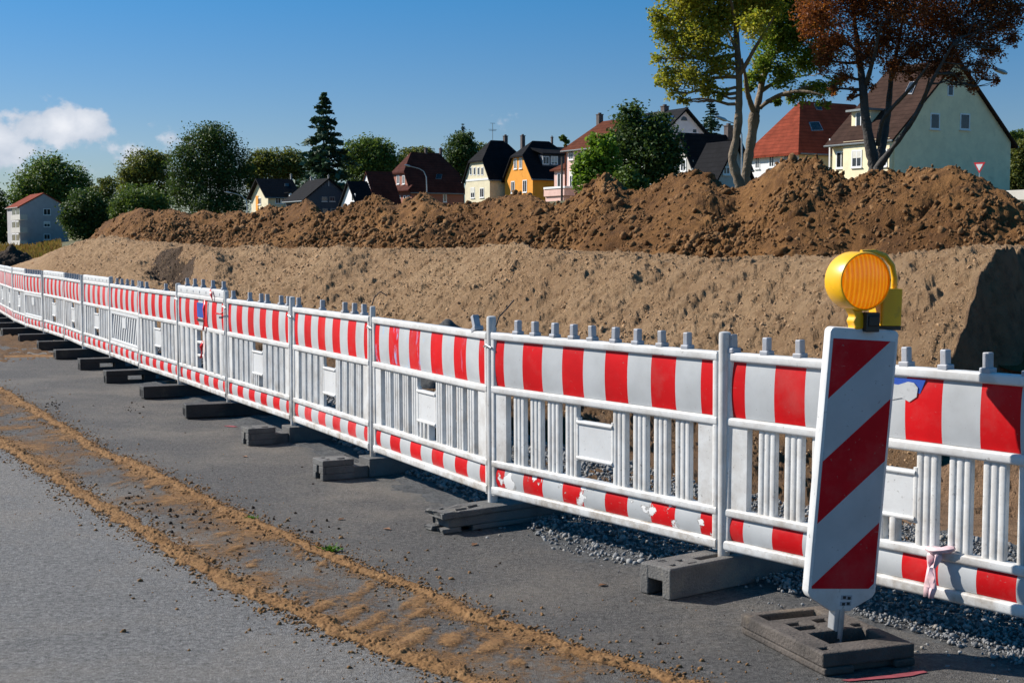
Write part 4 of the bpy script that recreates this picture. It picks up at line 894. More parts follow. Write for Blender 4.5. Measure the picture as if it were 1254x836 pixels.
def blobtree(name, lab, base_px, Y, blobs, mat, n, size, trunk_w=.35, bark='bark', seed=1, group=None, cat='tree', clump=26, spread=.17, zbase=None, depth=1.0, limbs=5, up=.5):
    """blobs: (px, py, half width px, half height px) of crown masses at distance Y"""
    rg = np.random.default_rng(seed); k = Y / F; cs = []; rs = []
    for bxx in blobs:
        dy = bxx[4] * k if len(bxx) > 4 else rg.uniform(-.25, .25) * bxx[2] * k
        c_ = W(bxx[0], bxx[1], Y); cs.append((c_.x, c_.y + dy, c_.z)); rs.append((bxx[2] * k, bxx[2] * k * depth, bxx[3] * k))
    B_ = W(base_px[0], base_px[1], Y)
    if zbase is None: zbase = float(gz(B_.x, Y)) - .1
    B_.z = min(B_.z, zbase)
    root = empty(name, B_, 0, label=lab, cat=cat, group=group)
    inv = Vector(B_)
    P_ = leaf_cloud(rg, cs, rs, n, size, clump, spread); P_ = P_[P_[:, 2] > zbase + .1]
    V, Q = leaf_quads(rg, P_, size, up); V = V - np.array(inv[:])
    obj('crown', npmesh('crown', V, Q, mat), root)
    mb = MB(); ctr = np.mean(cs, 0); tp = Vector(ctr) - inv
    grow(mb, (0, 0, 0), tp * .85, trunk_w, trunk_w * .4, rg, .04)
    for j in rg.permutation(len(cs))[:limbs]:
        grow(mb, tp * rg.uniform(.35, .7), Vector(cs[j]) - inv, trunk_w * .4, .04, rg, .08, 5, 6)
    mb.build('trunk', M[bark], root, True); return root
def conifer(name, lab, px_, py_top, py_base, half_px, Y, seed, mat=None, group=None, dens=1.0, levels=26):
    rg = np.random.default_rng(seed); B_ = W(px_, py_base, Y); zg = float(gz(B_.x, Y)); B_.z = min(B_.z, zg); zt = zat(py_top, Y); H = zt - B_.z; Rm = half_px * Y / F
    z_lo = zat(py_base, Y) - B_.z
    root = empty(name, B_, 0, label=lab, cat='tree', group=group); P_ = []; mb = MB(); mb.tube([(0, 0, 0), (0, 0, H * .5), (0, 0, H)], [.28, .16, .02], 7)
    for l in range(levels):
        f = (l + rg.uniform(-.3, .3)) / levels; z = z_lo + .03 * H + (H - z_lo) * .96 * max(f, 0); rad = Rm * (1 - f) ** .95 * rg.uniform(.75, 1.1) + .06 * Rm
        for b_ in range(7):
            a = rg.uniform(0, 6.28); ln = rad * rg.uniform(.6, 1.15); m_ = max(4, int(18 * dens * ln / Rm) + 4); t_ = rg.random(m_) ** .7
            droop = -.30 * ln * t_ ** 1.3 + .14 * ln * t_ ** 3; sw = rg.normal(0, .09 * ln, m_) * (1.1 - t_ * .6)
            P_.append(np.stack([math.cos(a) * ln * t_ - math.sin(a) * sw, math.sin(a) * ln * t_ + math.cos(a) * sw, z + droop + rg.normal(0, .03 * ln, m_) - .1 * ln * rg.random(m_)], 1))
            if b_ < 4: mb.tube([(0, 0, z), (math.cos(a) * ln * .8, math.sin(a) * ln * .8, z - .22 * ln)], [.05, .01], 5)
    P_ = np.concatenate(P_); P_ = np.concatenate([P_, np.stack([rg.normal(0, .1, 30), rg.normal(0, .1, 30), H * rg.uniform(.93, 1.0, 30)], 1)])
    V, Q = leaf_quads(rg, P_, Rm * .105, .8); obj('crown', npmesh('crown', V, Q, mat or M['needle']), root); mb.build('trunk', M['bark'], root, True); return root

def limb_tree(name, lab, Y, stems, blobs, mat, n, size, bark, seed, group=None, cat='tree', clump=20, spread=.22):
    """stems: lists of (px, py, radius px, depth offset m); first stem starts at the ground"""
    rg = np.random.default_rng(seed); k = Y / F
    b0 = W(stems[0][0][0], stems[0][0][1], Y); zg = float(gz(b0.x, Y)); B_ = Vector((b0.x, b0.y, min(b0.z, zg)))
    root = empty(name, B_, 0, label=lab, cat=cat, group=group); mb = MB(); tips = []
    for si, s in enumerate(stems):
        pts = []; rad = []
        for (x, y, r_, dy) in s: q = W(x, y, Y + dy); pts.append(q - B_); rad.append(max(r_ * k * .74, .015))
        # smooth the polyline
        P2 = []; R2 = []
        for i in range(len(pts) - 1):
            p_a = pts[max(i - 1, 0)]; p_b = pts[i]; p_c = pts[i + 1]; p_d = pts[min(i + 2, len(pts) - 1)]
            for t_ in (0, .25, .5, .75):
                P2.append(.5 * ((2 * p_b) + (p_c - p_a) * t_ + (2 * p_a - 5 * p_b + 4 * p_c - p_d) * t_ * t_ + (3 * p_b - p_a - 3 * p_c + p_d) * t_ ** 3)); R2.append((rad[i] + (rad[i + 1] - rad[i]) * t_) * (1 + .07 * rg.normal()))
        P2.append(pts[-1]); R2.append(rad[-1])
        if si == 0 or s[0][1] > 190: P2.insert(0, P2[0] + Vector((0, 0, -1.2))); R2.insert(0, R2[0] * 1.15)
        mb.tube(P2, R2, 10); tips += [(p, r_) for p, r_ in zip(P2[2:], R2[2:])]
    cs = []; rs = []
    for bxx in blobs:
        dy = bxx[4] if len(bxx) > 4 else rg.uniform(-1, 1) * bxx[2] * k * .7
        c_ = W(bxx[0], bxx[1], Y + dy); cs.append((c_.x, c_.y, c_.z)); rs.append((bxx[2] * k, bxx[2] * k * .95, bxx[3] * k))
    # twigs: from the closest limb point to each crown mass, then fan out
    TP = np.array([t_[0][:] for t_ in tips])
    for c_, r_ in zip(cs, rs):
        cl_ = np.array(c_) - np.array(B_[:]); dd = np.linalg.norm(TP - cl_, axis=1) + np.maximum(TP[:, 2] - cl_[2], 0) * .8; j = int(np.argmin(dd)); rr_ = min(tips[j][1] * .6, .07)
        pp_ = grow(mb, TP[j], cl_, rr_, .022, rg, .10, 6, 6)
        for q in range(5):
            d = rg.normal(size=3); d /= np.linalg.norm(d); d[2] = d[2] * .7 + .1; grow(mb, pp_[rg.integers(2, 6)], Vector(cl_ + d * np.array(r_) * .85), .022, .006, rg, .1, 4, 5)
    P_ = leaf_cloud(rg, cs, rs, n, size, clump, spread, .25)
    V, Q = leaf_quads(rg, P_, size, .3); V = V - np.array(B_[:])
    obj('crown', npmesh('crown', V, Q, mat), root); mb.build('trunk', M[bark], root, True); return root

# two plane trees and a copper beech on the rise
PLG = 'plane trees behind the earth ridge'
limb_tree('plane_tree', 'plane tree with yellowing crown, the left one of the pair with bare pale trunks', 56,
    [[(906, 226, 8.5, 0), (899, 205, 8, 0), (897, 193, 7.5, 0), (901, 172, 6.5, 0), (904, 150, 6.6, 0), (905, 120, 5.6, 0), (905, 95, 5.5, 0), (903, 60, 5, .2), (901, 20, 4, .3), (903, -40, 2.8, .3), (900, -90, 1, .5)],
     [(905, 92, 4.4, 0), (914, 78, 3.6, -.3), (924, 60, 3, -.5), (935, 42, 2.2, -.8), (948, 20, 1.4, -1)],
     [(903, 62, 3.6, .2), (894, 45, 3, .8), (885, 30, 2.4, 1.4), (872, 10, 1.6, 2), (858, -20, 1, 2.2)],
     [(902, 40, 3.2, .2), (898, 15, 2.4, -.8), (892, -10, 1.6, -1.5), (880, -45, 1, -2)],
     [(904, 30, 3, .2), (913, 5, 2.2, .8), (922, -30, 1.5, 1.2)], [(890, 38, 2, 1), (868, 34, 1.4, 1.6), (845, 38, .8, 2)]],
    [(835, 18, 30, 24), (862, 50, 30, 26), (828, 62, 22, 24), (848, 92, 22, 18), (815, 92, 14, 16), (875, 20, 30, 26), (860, -20, 36, 30), (900, -30, 36, 32), (898, 12, 26, 24), (880, 80, 20, 20), (865, 108, 14, 12), (882, 116, 10, 8),
     (812, 40, 14, 16), (820, 110, 12, 12), (835, 122, 10, 9), (845, -8, 30, 24), (820, -14, 22, 18), (928, -10, 24, 24), (890, -70, 40, 34), (940, 8, 20, 20), (803, 72, 8, 9), (804, 20, 10, 14), (925, 30, 18, 18, -3)],
    M['leaf_plane'], 40000, .07, 'plane_bark', 21, PLG)
limb_tree('plane_tree', 'plane tree with greener crown, the right one of the pair with bare pale trunks', 58,
    [[(913, 216, 8.5, 0), (917, 190, 8, 0), (921, 165, 8, 0), (923, 148, 9, 0), (924, 138, 8.5, 0)],
     [(924, 140, 6, 0), (919, 126, 4.6, -.3), (915, 112, 4, -.6), (913, 95, 3, -1), (908, 72, 2, -1.4)],
     [(925, 138, 6.5, 0), (930, 118, 5.6, .2), (934, 98, 5, .4), (941, 80, 4.2, .6), (944, 55, 3.2, .8), (948, 25, 2, 1), (955, -20, 1, 1)],
     [(931, 132, 4, 0), (944, 122, 3.4, -.4), (962, 114, 2.9, -1), (985, 112, 2.4, -1.6), (1008, 117, 1.4, -2)],
     [(932, 112, 3.6, .2), (948, 102, 3, .7), (966, 96, 2.4, 1.2), (990, 92, 1.2, 1.6)], [(943, 72, 3, .6), (956, 58, 2.3, .2), (972, 44, 1.4, 0)], [(935, 98, 2.6, .4), (926, 84, 2, 1.2), (918, 66, 1.2, 2)]],
    [(950, 50, 26, 24), (975, 40, 26, 26), (940, 18, 26, 24), (985, 75, 24, 18), (1000, 108, 22, 12), (975, 118, 16, 9), (958, 92, 18, 16), (1010, 60, 20, 20), (935, 80, 16, 16), (970, 5, 30, 26), (940, -25, 34, 30), (1025, 100, 12, 12), (1000, 20, 22, 22),
     (920, 95, 11, 10), (985, -40, 34, 30), (950, 124, 8, 6), (918, 108, 8, 6), (1010, 128, 10, 5)],
    M['leaf_plane_dark'], 30000, .07, 'plane_bark', 22, PLG)
limb_tree('copper_beech', 'copper beech with dark red-brown crown and several smooth grey stems', 52,
    [[(1072, 214, 12, 0), (1070, 200, 10.5, 0), (1066, 180, 9, 0), (1062, 158, 8, 0), (1059, 135, 7.5, 0), (1057, 110, 6.8, 0), (1054, 85, 5.8, .2), (1050, 55, 4.6, .5), (1046, 20, 3.4, .8), (1042, -40, 1.5, 1)],
     [(1074, 212, 10, .2), (1078, 190, 8, .4), (1083, 165, 6.4, .8), (1087, 140, 5.6, 1), (1090, 110, 4.8, 1.2), (1093, 85, 4, 1.4), (1100, 55, 3, 1.6), (1106, 20, 2, 1.6)],
     [(1075, 205, 7, -.2), (1088, 188, 5, -.5), (1100, 172, 4.4, -.8), (1116, 150, 4, -1.1), (1128, 128, 3.8, -1.3), (1137, 108, 3.2, -1.4), (1150, 84, 2.4, -1.6), (1166, 55, 1.5, -1.8)],
     [(1075, 178, 4.4, 0), (1080, 150, 3.8, -.5), (1091, 134, 3.4, -.8), (1108, 116, 3, -1.2), (1122, 100, 2.4, -1.6), (1138, 78, 1.6, -2)],
     [(1060, 105, 4.2, 0), (1066, 85, 3.4, -.4), (1072, 62, 2.6, -.8), (1078, 30, 1.8, -1.2)], [(1090, 100, 3.4, 1.2), (1098, 84, 2.6, .6), (1104, 70, 2, .2)],
     [(1128, 128, 2.6, -1.3), (1134, 112, 2, -1.8), (1138, 96, 1.4, -2.2)], [(1052, 70, 3, .3), (1036, 50, 2.2, .8), (1016, 36, 1.4, 1.2), (996, 26, .8, 1.5)]],
    [(1000, 18, 28, 24), (1025, 50, 24, 24), (1010, 75, 14, 18), (1032, 92, 12, 18), (1050, 10, 36, 28), (1080, 50, 30, 26), (1100, 10, 38, 30), (1125, 60, 28, 26), (1150, 20, 38, 30), (1165, 70, 26, 20), (1185, 40, 30, 26), (1200, 82, 18, 16), (1205, 5, 34, 26), (1228, 30, 24, 20),
     (1170, 96, 12, 11), (1190, 104, 10, 10), (1145, 88, 18, 12), (1212, 60, 18, 16), (1245, 10, 20, 18), (1095, 82, 20, 14), (1060, 70, 16, 16), (985, 40, 10, 12), (1020, -20, 40, 30), (1080, -30, 44, 34), (1140, -34, 46, 34), (1200, -36, 44, 32), (1022, 108, 7, 9), (1218, 98, 6, 9), (1115, 92, 10, 8), (1065, 104, 9, 12), (1240, 48, 10, 10), (1042, 118, 7, 10)],
    M['leaf_beech'], 74000, .052, 'beech_bark', 23, None)

# shrubs in front of the houses
blobtree('evergreen_bush', 'tall dense dark evergreen bush in front of the white house with solar panels', (790, 240), 82, [(778, 165, 28, 36), (800, 180, 32, 36), (770, 195, 24, 32), (812, 200, 22, 32), (790, 215, 30, 22), (772, 145, 12, 18), (808, 158, 16, 20), (824, 185, 10, 18)], M['leaf_dark'], 15000, .12, .2, seed=31, cat='bush', spread=.2)
blobtree('leafy_shrub', 'bright green leafy shrub in front of the pink house', (728, 245), 78, [(735, 185, 18, 18), (722, 205, 18, 18), (745, 205, 16, 22), (725, 226, 18, 16), (712, 196, 10, 6), (744, 172, 9, 10), (708, 218, 10, 12), (752, 228, 12, 14)], M['leaf_light'], 6500, .13, .1, seed=32, cat='bush', spread=.22)
blobtree('leafy_shrub', 'grey-green shrub at the foot of the dark evergreen bush', (775, 245), 76, [(768, 222, 16, 18), (785, 232, 14, 12)], M['leaf_mid'], 2500, .11, .08, seed=33, cat='bush', spread=.22)
# trees of the background, left to right
BG = 'trees behind the houses'
def bt(lab, base, Y, blobs, mat, n, size, seed, **kw): return blobtree('broadleaf_tree', lab, base, Y, blobs, M[mat], int(n * 2.3), size * .66, .4, spread=.2, clump=40, seed=seed, group=BG, **kw)
bt('dark tree cut by the left edge behind the white apartment block', (-4, 300), 330, [(-6, 262, 14, 30), (2, 285, 10, 16)], 'leaf_dark', 2500, .5, 40)
bt('huge rounded green tree behind the white apartment block', (60, 300), 330, [(60, 222, 34, 30), (30, 240, 26, 26), (88, 230, 24, 26), (50, 250, 30, 24), (96, 240, 18, 24), (20, 258, 16, 22), (75, 255, 26, 24), (64, 206, 20, 14)], 'leaf_mid', 13000, .5, 41)
bt('dark compact tree covering the right end of the white apartment block', (104, 298), 235, [(104, 252, 24, 20), (92, 268, 16, 18), (116, 272, 16, 20), (104, 280, 22, 16)], 'leaf_dark', 7000, .36, 42)
bt('brownish tree showing in the gap right of the compact dark tree', (130, 290), 300, [(130, 236, 16, 18), (138, 258, 16, 20), (122, 250, 12, 18)], 'leaf_olive', 4000, .4, 43)
bt('olive-tinted round tree left of the biggest dark tree', (180, 290), 270, [(176, 208, 24, 22), (195, 204, 18, 18), (160, 222, 14, 20), (190, 232, 22, 22), (168, 236, 18, 18)], 'leaf_olive', 8000, .38, 44)
bt('lower mid-green tree in front of the olive-tinted tree', (172, 290), 230, [(172, 246, 26, 20), (150, 258, 16, 18), (192, 256, 18, 20), (170, 268, 26, 16)], 'leaf_mid', 7500, .33, 45)
bt('biggest dark tree of the row, with a spiky broad top', (258, 290), 250, [(255, 190, 34, 34), (228, 206, 20, 28), (285, 200, 24, 32), (245, 230, 34, 30), (288, 236, 24, 30), (262, 256, 36, 22), (218, 232, 14, 26), (262, 170, 22, 18), (302, 222, 10, 22), (230, 180, 10, 14)], 'leaf_dark', 17000, .33, 46)
bt('yellowish-green tree between the biggest dark tree and the tall spruce', (342, 240), 260, [(336, 205, 22, 18), (356, 200, 16, 16), (322, 198, 14, 14), (368, 208, 14, 16), (310, 212, 12, 20)], 'leaf_olive', 6500, .38, 47)
conifer('spruce', 'tall dark spruce towering over the grey-roofed houses', 397, 115, 226, 46, 215, 48, group=BG, dens=1.5, levels=19)
bt('round-topped tree right of the tall spruce', (455, 240), 250, [(452, 192, 28, 22), (436, 200, 18, 22), (474, 198, 18, 20), (456, 212, 30, 18), (455, 178, 18, 9)], 'leaf_mid', 8500, .36, 49)
bt('thin strip of tree showing above the white gable houses', (505, 230), 300, [(502, 192, 14, 10), (520, 190, 12, 9), (500, 205, 16, 12)], 'leaf_olive', 2500, .4, 50)
bt('grey-green tree with a pointed conifer top behind the brick house', (568, 230), 230, [(566, 190, 20, 26), (578, 200, 12, 18), (556, 202, 12, 20), (570, 172, 10, 10)], 'leaf_dark', 6000, .32, 51)
conifer('spruce', 'small spruce tip rising out of the grey-green tree behind the brick house', 567, 152, 190, 11, 240, 52, group=BG, levels=14)
bt('sparse distant tree left of the cream house roof', (603, 200), 280, [(592, 182, 9, 7), (600, 190, 8, 8)], 'leaf_olive', 700, .35, 53)
bt('tiny tree top peeking over the roof of the orange house', (690, 190), 300, [(690, 169, 5, 4), (694, 175, 4, 5)], 'leaf_mid', 500, .35, 54)
conifer('blue_spruce', 'grey-blue spruce between the solar-panel house and the plane trees', 870, 121, 175, 20, 170, 55, group=BG, levels=18)
conifer('spruce', 'narrow spruce tip beside the gable of the solar-panel house', 841, 124, 150, 6, 190, 56, group=BG, levels=12)
bt('hedge-like green tree at the right edge beyond the yellow house', (1246, 235), 125, [(1244, 205, 12, 28), (1256, 190, 14, 20), (1240, 220, 8, 16), (1262, 215, 16, 24)], 'leaf_olive', 5000, .2, 57)
bt('pale green tree top above the small roof at the right edge', (1248, 220), 160, [(1246, 166, 10, 6), (1256, 164, 8, 6)], 'leaf_mid', 900, .22, 58)

# dry grass of the field, left
rg = np.random.default_rng(77); n = 9000; pxs = rg.uniform(-20, 75, n); Yg = np.exp(rg.uniform(math.log(52), math.log(190), n)); Xg = (pxs - 627) / F * Yg; zg = gz(Xg, Yg) - .03
hgt_ = rg.uniform(.25, .75, n) * np.clip(Yg / 90, .8, 1.6); wd = .05 * Yg / 80; a = rg.uniform(0, 3.14, n); lx_ = rg.normal(0, .12, n)
V = np.stack([np.stack([Xg - wd * np.cos(a), Yg - wd * np.sin(a), zg], 1), np.stack([Xg + wd * np.cos(a), Yg + wd * np.sin(a), zg], 1), np.stack([Xg + wd * .4 + lx_, Yg, zg + hgt_], 1), np.stack([Xg - wd * .4 + lx_, Yg + .02, zg + hgt_ * .97], 1)], 1).reshape(-1, 3)
tag(obj('dry_grass', npmesh('dry_grass', V, np.arange(4 * n).reshape(n, 4), M['drygrass'])), kind='stuff')
c = W(14, 313, 75); uu = np.linspace(-1, 1, 70); UX, UY = np.meshgrid(uu, uu); rr = np.sqrt(UX ** 2 + UY ** 2)
hz_ = np.clip(1 - rr, 0, 1) * .95 + (rr < .95) * (.12 * clods(UX * 4, UY * 4, 5) * 2 + .06 * clods(UX * 10, UY * 10, 6) * 2) - .4
tag(obj('soil_heap', gridmesh('soil_heap', np.stack([c.x + UX * 1.5, c.y + UY * 1.5, c.z - .1 + hz_], -1), M['darkearth'])), 'small almost black soil heap in the dry grass at the far left', 'soil heap')

# ------------------------------------------------------------------ houses
class House:
    def __init__(s, name, label, xc, Y, xl, xr, yb, ye, yr, ridge, form, wall, roof, b=60, yh=None, xh=None, over=.35, og=.25, th=.22, B=None, cat='house'):
        b = R(b); s.dL = Vector((-math.cos(b), math.sin(b), 0)); s.dR = Vector((math.sin(b), math.cos(b), 0)); s.wallm = wall
        s.Y = Y; c = W(xc, yb, Y); s.z0 = min(c.z, float(gz(c.x, Y))) - .3; s.c = Vector((c.x, c.y, s.z0))
        s.A = s.u('L', xl); s.B = B or s.u('R', xr)
        s.root = empty(name, s.c, math.atan2(s.dR.y, s.dR.x), label=label, cat=cat)
        s.ze = zat(ye, Y) - s.z0
        g = s.dL * s.A / 2 if ridge == 'L' else s.dR * s.B / 2
        s.zr = W(xc, yr, Y + g.y).z - s.z0 if form != 'hip' else zat(yr, Y + (s.dL * s.A / 2 + s.dR * (xh or 1)).y) - s.z0
        A, B, L_ = (s.A, s.B, False) if ridge == 'L' else (s.B, s.A, True)
        s.W_, s.Ln, s.swap = A, B, L_; ze, zr = s.ze, s.zr; m_ = (zr - ze) / (A / 2); s.m_ = m_
        P = lambda x, y, z: (x, y, z) if not L_ else (y, x, z)
        zo = ze - m_ * over; polys = []
        if form == 'gable':
            prof = [(0, 0), (A, 0), (A, ze), (A / 2, zr), (0, ze)]
            polys = [[(-og, -over, zo), (B + og, -over, zo), (B + og, A / 2, zr), (-og, A / 2, zr)], [(-og, A + over, zo), (-og, A / 2, zr), (B + og, A / 2, zr), (B + og, A + over, zo)]]
        elif form == 'halfhip':
            zh = W(xc, yh, Y + g.y).z - s.z0; yh_ = (zh - ze) / m_; x_h = xh or 1.5
            prof = [(0, 0), (A, 0), (A, ze), (A - yh_, zh), (yh_, zh), (0, ze)]
            polys = [[(-og, -over, zo), (B + og, -over, zo), (B + og, yh_, zh), (B - x_h, A / 2, zr), (x_h, A / 2, zr), (-og, yh_, zh)],
                     [(-og, A + over, zo), (-og, A - yh_, zh), (x_h, A / 2, zr), (B - x_h, A / 2, zr), (B + og, A - yh_, zh), (B + og, A + over, zo)],
                     [(-og, yh_, zh), (x_h, A / 2, zr), (-og, A - yh_, zh)], [(B + og, yh_, zh), (B + og, A - yh_, zh), (B - x_h, A / 2, zr)]]
        else:
            prof = [(0, 0), (A, 0), (A, ze), (0, ze)]; x_h = xh or A / 2; o = over
            polys = [[(-o, -o, zo), (B + o, -o, zo), (B - x_h, A / 2, zr), (x_h, A / 2, zr)], [(-o, A + o, zo), (x_h, A / 2, zr), (B - x_h, A / 2, zr), (B + o, A + o, zo)],
                     [(-o, -o, zo), (x_h, A / 2, zr), (-o, A + o, zo)], [(B + o, -o, zo), (B + o, A + o, zo), (B - x_h, A / 2, zr)]]
        mb = MB(); lower = th * .6
        mb.prism([P(0, y, z if z == 0 else z - lower * (1 if form != 'hip' else .5)) for y, z in prof], P(B, 0, 0)); s.wall = mb.build('wall', wall, s.root)
        mb = MB()
        for q in polys: mb.prism([P(*v) for v in q], (0, 0, -th))
        s.roof = mb.build('roof', roof, s.root); s.nwin = 0
        mb = MB()
        for sd_ in ((-over - .06, 1), (A + over + .06, -1)):
            mb.tube([P(-og, sd_[0], zo - .12), P(B + og, sd_[0], zo - .12)], .075, 6)
        mb.build('gutter', M['darkmetal'], s.root)
    def u(s, face, px_):
        d = s.dL if face == 'L' else s.dR; t_ = (px_ - 627) / F; k = ((px_ - 627) / F) / (CP) if False else t_ / CP
        return (k * s.c.y - s.c.x) / (d.x - k * d.y)
    def at(s, face, px_, py_, off=0):
        """picture point -> (u, z) on the plane of a face pushed out by off"""
        d = s.dL if face == 'L' else s.dR; n_ = -s.dR if face == 'L' else -s.dL; o = s.c + n_ * off; r = ray(px_, py_); cc = Vector((0, 0, CAMH))
        k = (o - cc).dot(n_) / r.dot(n_); q = cc + r * k - o; return q.dot(d), q.z
    def local(s, face, u_, out, z): return (-out, u_, z) if face == 'L' else (u_, -out, z)
    def fbox(s, mb, face, u0, u1, o0, o1, z0, z1):
        a = s.local(face, u0, o0, z0); b = s.local(face, u1, o1, z1); mb.box(min(a[0], b[0]), max(a[0], b[0]), min(a[1], b[1]), max(a[1], b[1]), min(z0, z1), max(z0, z1))
    def win(s, face, x0, x1, y0, y1, out=0, shut=0, mull=1, frame='frame_w', sill=True, deep=.0):
        (ua, z1), (ub, _) = s.at(face, x0, y0, out), s.at(face, x1, y0, out); _, z0 = s.at(face, (x0 + x1) / 2, y1, out); ua, ub = min(ua, ub), max(ua, ub); fw = min(.075, (ub - ua) * .14); mb = MB()
        for a, b_ in ((ua - fw, ua + fw * .4), (ub - fw * .4, ub + fw)): s.fbox(mb, face, a, b_, out - .02, out + .04, z0 - fw, z1 + fw)
        s.fbox(mb, face, ua, ub, out - .02, out + .039, z1 - fw * .4, z1 + fw * .99); s.fbox(mb, face, ua, ub, out - .02, out + .039, z0 - fw * .99, z0 + fw * .4)
        if mull: s.fbox(mb, face, (ua + ub) / 2 - fw * .45, (ua + ub) / 2 + fw * .45, out - .02, out + .036, z0, z1)
        w_ = mb.build('window', M[frame], s.root)
        mb = MB(); s.fbox(mb, face, ua, ub, out - .03, out + .012, z0, z1); mb.build('pane', M['glass'], w_)
        if sill: mb = MB(); s.fbox(mb, face, ua - fw * 1.6, ub + fw * 1.6, out - .02, out + .12, z0 - fw * 1.1 - .06, z0 - fw * 1.0); mb.build('sill', M['sill'], w_)
        if shut: mb = MB(); s.fbox(mb, face, ua + .01, ub - .01, out - .02, out + .03, z1 - (z1 - z0) * shut, z1 - .005); mb.build('shutter', M['shutter'], w_)
        return w_
    def box(s, name, face, x0, x1, y0, y1, o0, o1, mat, bev=0):
        (ua, z1), (ub, _) = s.at(face, x0, y0, o1), s.at(face, x1, y0, o1); _, z0 = s.at(face, (x0 + x1) / 2, y1, o1); mb = MB(); s.fbox(mb, face, min(ua, ub), max(ua, ub), o0, o1, z0, z1); return mb.build(name, mat, s.root, False, bev)
    def onridge(s, px_):
        d = s.dR if not s.swap else s.dL; o = s.c + (s.dL if not s.swap else s.dR) * s.W_ / 2; k = (px_ - 627) / F / CP; return (k * o.y - o.x) / (d.x - k * d.y), o
    def chim(s, x0, x1, y0, y1, mat='chim', shift=0):
        a, o = s.onridge((x0 + x1) / 2); d = s.dR if not s.swap else s.dL; q = o + d * a; Yq = q.y; w_ = (x1 - x0) * Yq / F * .36; z1 = zat(y0, Yq) - s.z0; z0 = zat(y1, Yq) - s.z0 - 1
        x, y = (a, s.W_ / 2 + shift) if not s.swap else (s.W_ / 2 + shift, a); mb = MB(); mb.box(x - w_, x + w_, y - w_, y + w_, z0, z1 - .12); mb.box(x - w_ - .05, x + w_ + .05, y - w_ - .05, y + w_ + .05, z1 - .121, z1 - .04); mb.box(x - w_ * .5, x + w_ * .5, y - w_ * .5, y + w_ * .5, z1 - .041, z1 + .12)
        return mb.build('chimney', M[mat], s.roof)
    def slope_quad(s, name, pts, mat, up=.06, near=True, frame=None):
        """a flat panel lying on the near roof slope, from four picture points"""
        n_l = Vector((0, -s.m_, -1)) if not s.swap else Vector((-s.m_, 0, -1)); n_l = -n_l if n_l.z < 0 else n_l; n_l = Vector((0, -s.m_, 1)).normalized() if not s.swap else Vector((-s.m_, 0, 1)).normalized()
        Mw = Matrix.Translation(s.c) @ Matrix.Rotation(math.atan2(s.dR.y, s.dR.x), 4, 'Z'); nW = (Mw.to_3x3() @ n_l); o = Mw @ Vector((0, 0, s.ze)); inv = Mw.inverted(); cc = Vector((0, 0, CAMH)); vs = []
        for x, y in pts: r = ray(x, y); k = (o - cc).dot(nW) / r.dot(nW); vs.append(inv @ (cc + r * k))
        mb = MB(); mb.prism([v - n_l * .05 for v in vs], n_l * (up + .05)); o_ = mb.build(name, mat, s.roof)
        if frame:
            ctr = sum(vs, Vector()) / 4; mb = MB(); mb.prism([ctr + (v - ctr) * 1.16 - n_l * .05 for v in vs], n_l * (up + .02)); mb.build(name + '_frame', frame, s.roof)
        return o_

h = House('apartment_block', 'white three-storey apartment block with red roof at the far left', 25, 250, 12.5, 87, 300, 252, 236, 'R', 'gable', M['offwhite'], M['roof_red'], b=60, over=.3, og=.1, cat='apartment block')
h.win('R', 53.5, 61.5, 256, 263, mull=1); h.win('R', 54, 61, 271.5, 277.5, shut=.5); h.win('R', 54, 61, 287, 293)
for y in (256, 271.5, 287):
    h.win('L', 15, 19, y, y + 11, sill=False); h.win('L', 20, 24, y, y + 11, sill=False); h.box('balcony', 'L', 13, 24.3, y + 7.5, y + 13.5, .05, 1.3, M['greywall'])
h = House('detached_house', 'cream gable-end house with dark roof and ochre door beside the grey slate house', 328.4, 205, 310, 366, 258, 238.3, 218.5, 'L', 'gable', M['cream'], M['roof_grey'], over=.5, og=.6)
h.win('R', 337.5, 343.5, 242, 249); h.win('R', 345, 348.5, 242, 249, mull=0); h.win('L', 316, 319.5, 243, 250, frame='frame_w'); h.box('door_frame', 'L', 313, 316, 240, 258, -.1, .06, M['orange']); h.chim(357.4, 359.6, 213.5, 224, 'chim_l')
h.slope_quad('skylight', [(349, 228), (353, 228), (353, 225), (349, 225)], M['glass'], frame=M['darkmetal'])
h.box('balcony', 'R', 354, 367, 247, 258, .1, 1.6, M['white_r']); h.box('balcony_roof', 'R', 353, 368, 235.3, 236.3, .1, 1.7, M['roof_grey']); h.box('balcony_post', 'R', 355, 357, 236, 248, 1.2, 1.6, M['white_r']); h.box('balcony_post', 'R', 366.8, 367.6, 236, 248, 1.4, 1.6, M['white_r'])
h = House('detached_house', 'dark slate-clad house with broad gable left of the two small white gables', 373, 190, 352, 433, 262, 242.5, 218, 'R', 'gable', M['slate_wall'], M['roof_black'], over=.4, og=.25)
for x in (394.5, 404): h.win('R', x, x + 5.5, 241.5, 246, frame='darkmetal'); h.win('R', x + 1, x + 6, 256, 263, frame='darkmetal')
h.chim(381.5, 384.5, 217, 226, 'chim_l'); h.chim(403, 405, 214.5, 219, 'chim_l')
h = House('gabled_house', 'left and lower of the two small white steep gables', 444, 178, 414, 464, 270, 262, 221.5, 'L', 'gable', M['white_r'], M['roof_black'], over=.3, og=.35); h.win('L', 431, 435, 238, 246)
h = House('gabled_house', 'right and taller of the two small white steep gables', 461, 184, 439, 492, 270, 250, 209.5, 'L', 'gable', M['white_r'], M['roof_wine'], over=.25, og=.15)
h.win('L', 450, 452, 224, 228, mull=0, sill=False); h.win('L', 446.5, 449.5, 243, 250); h.win('L', 453, 456, 242, 249)
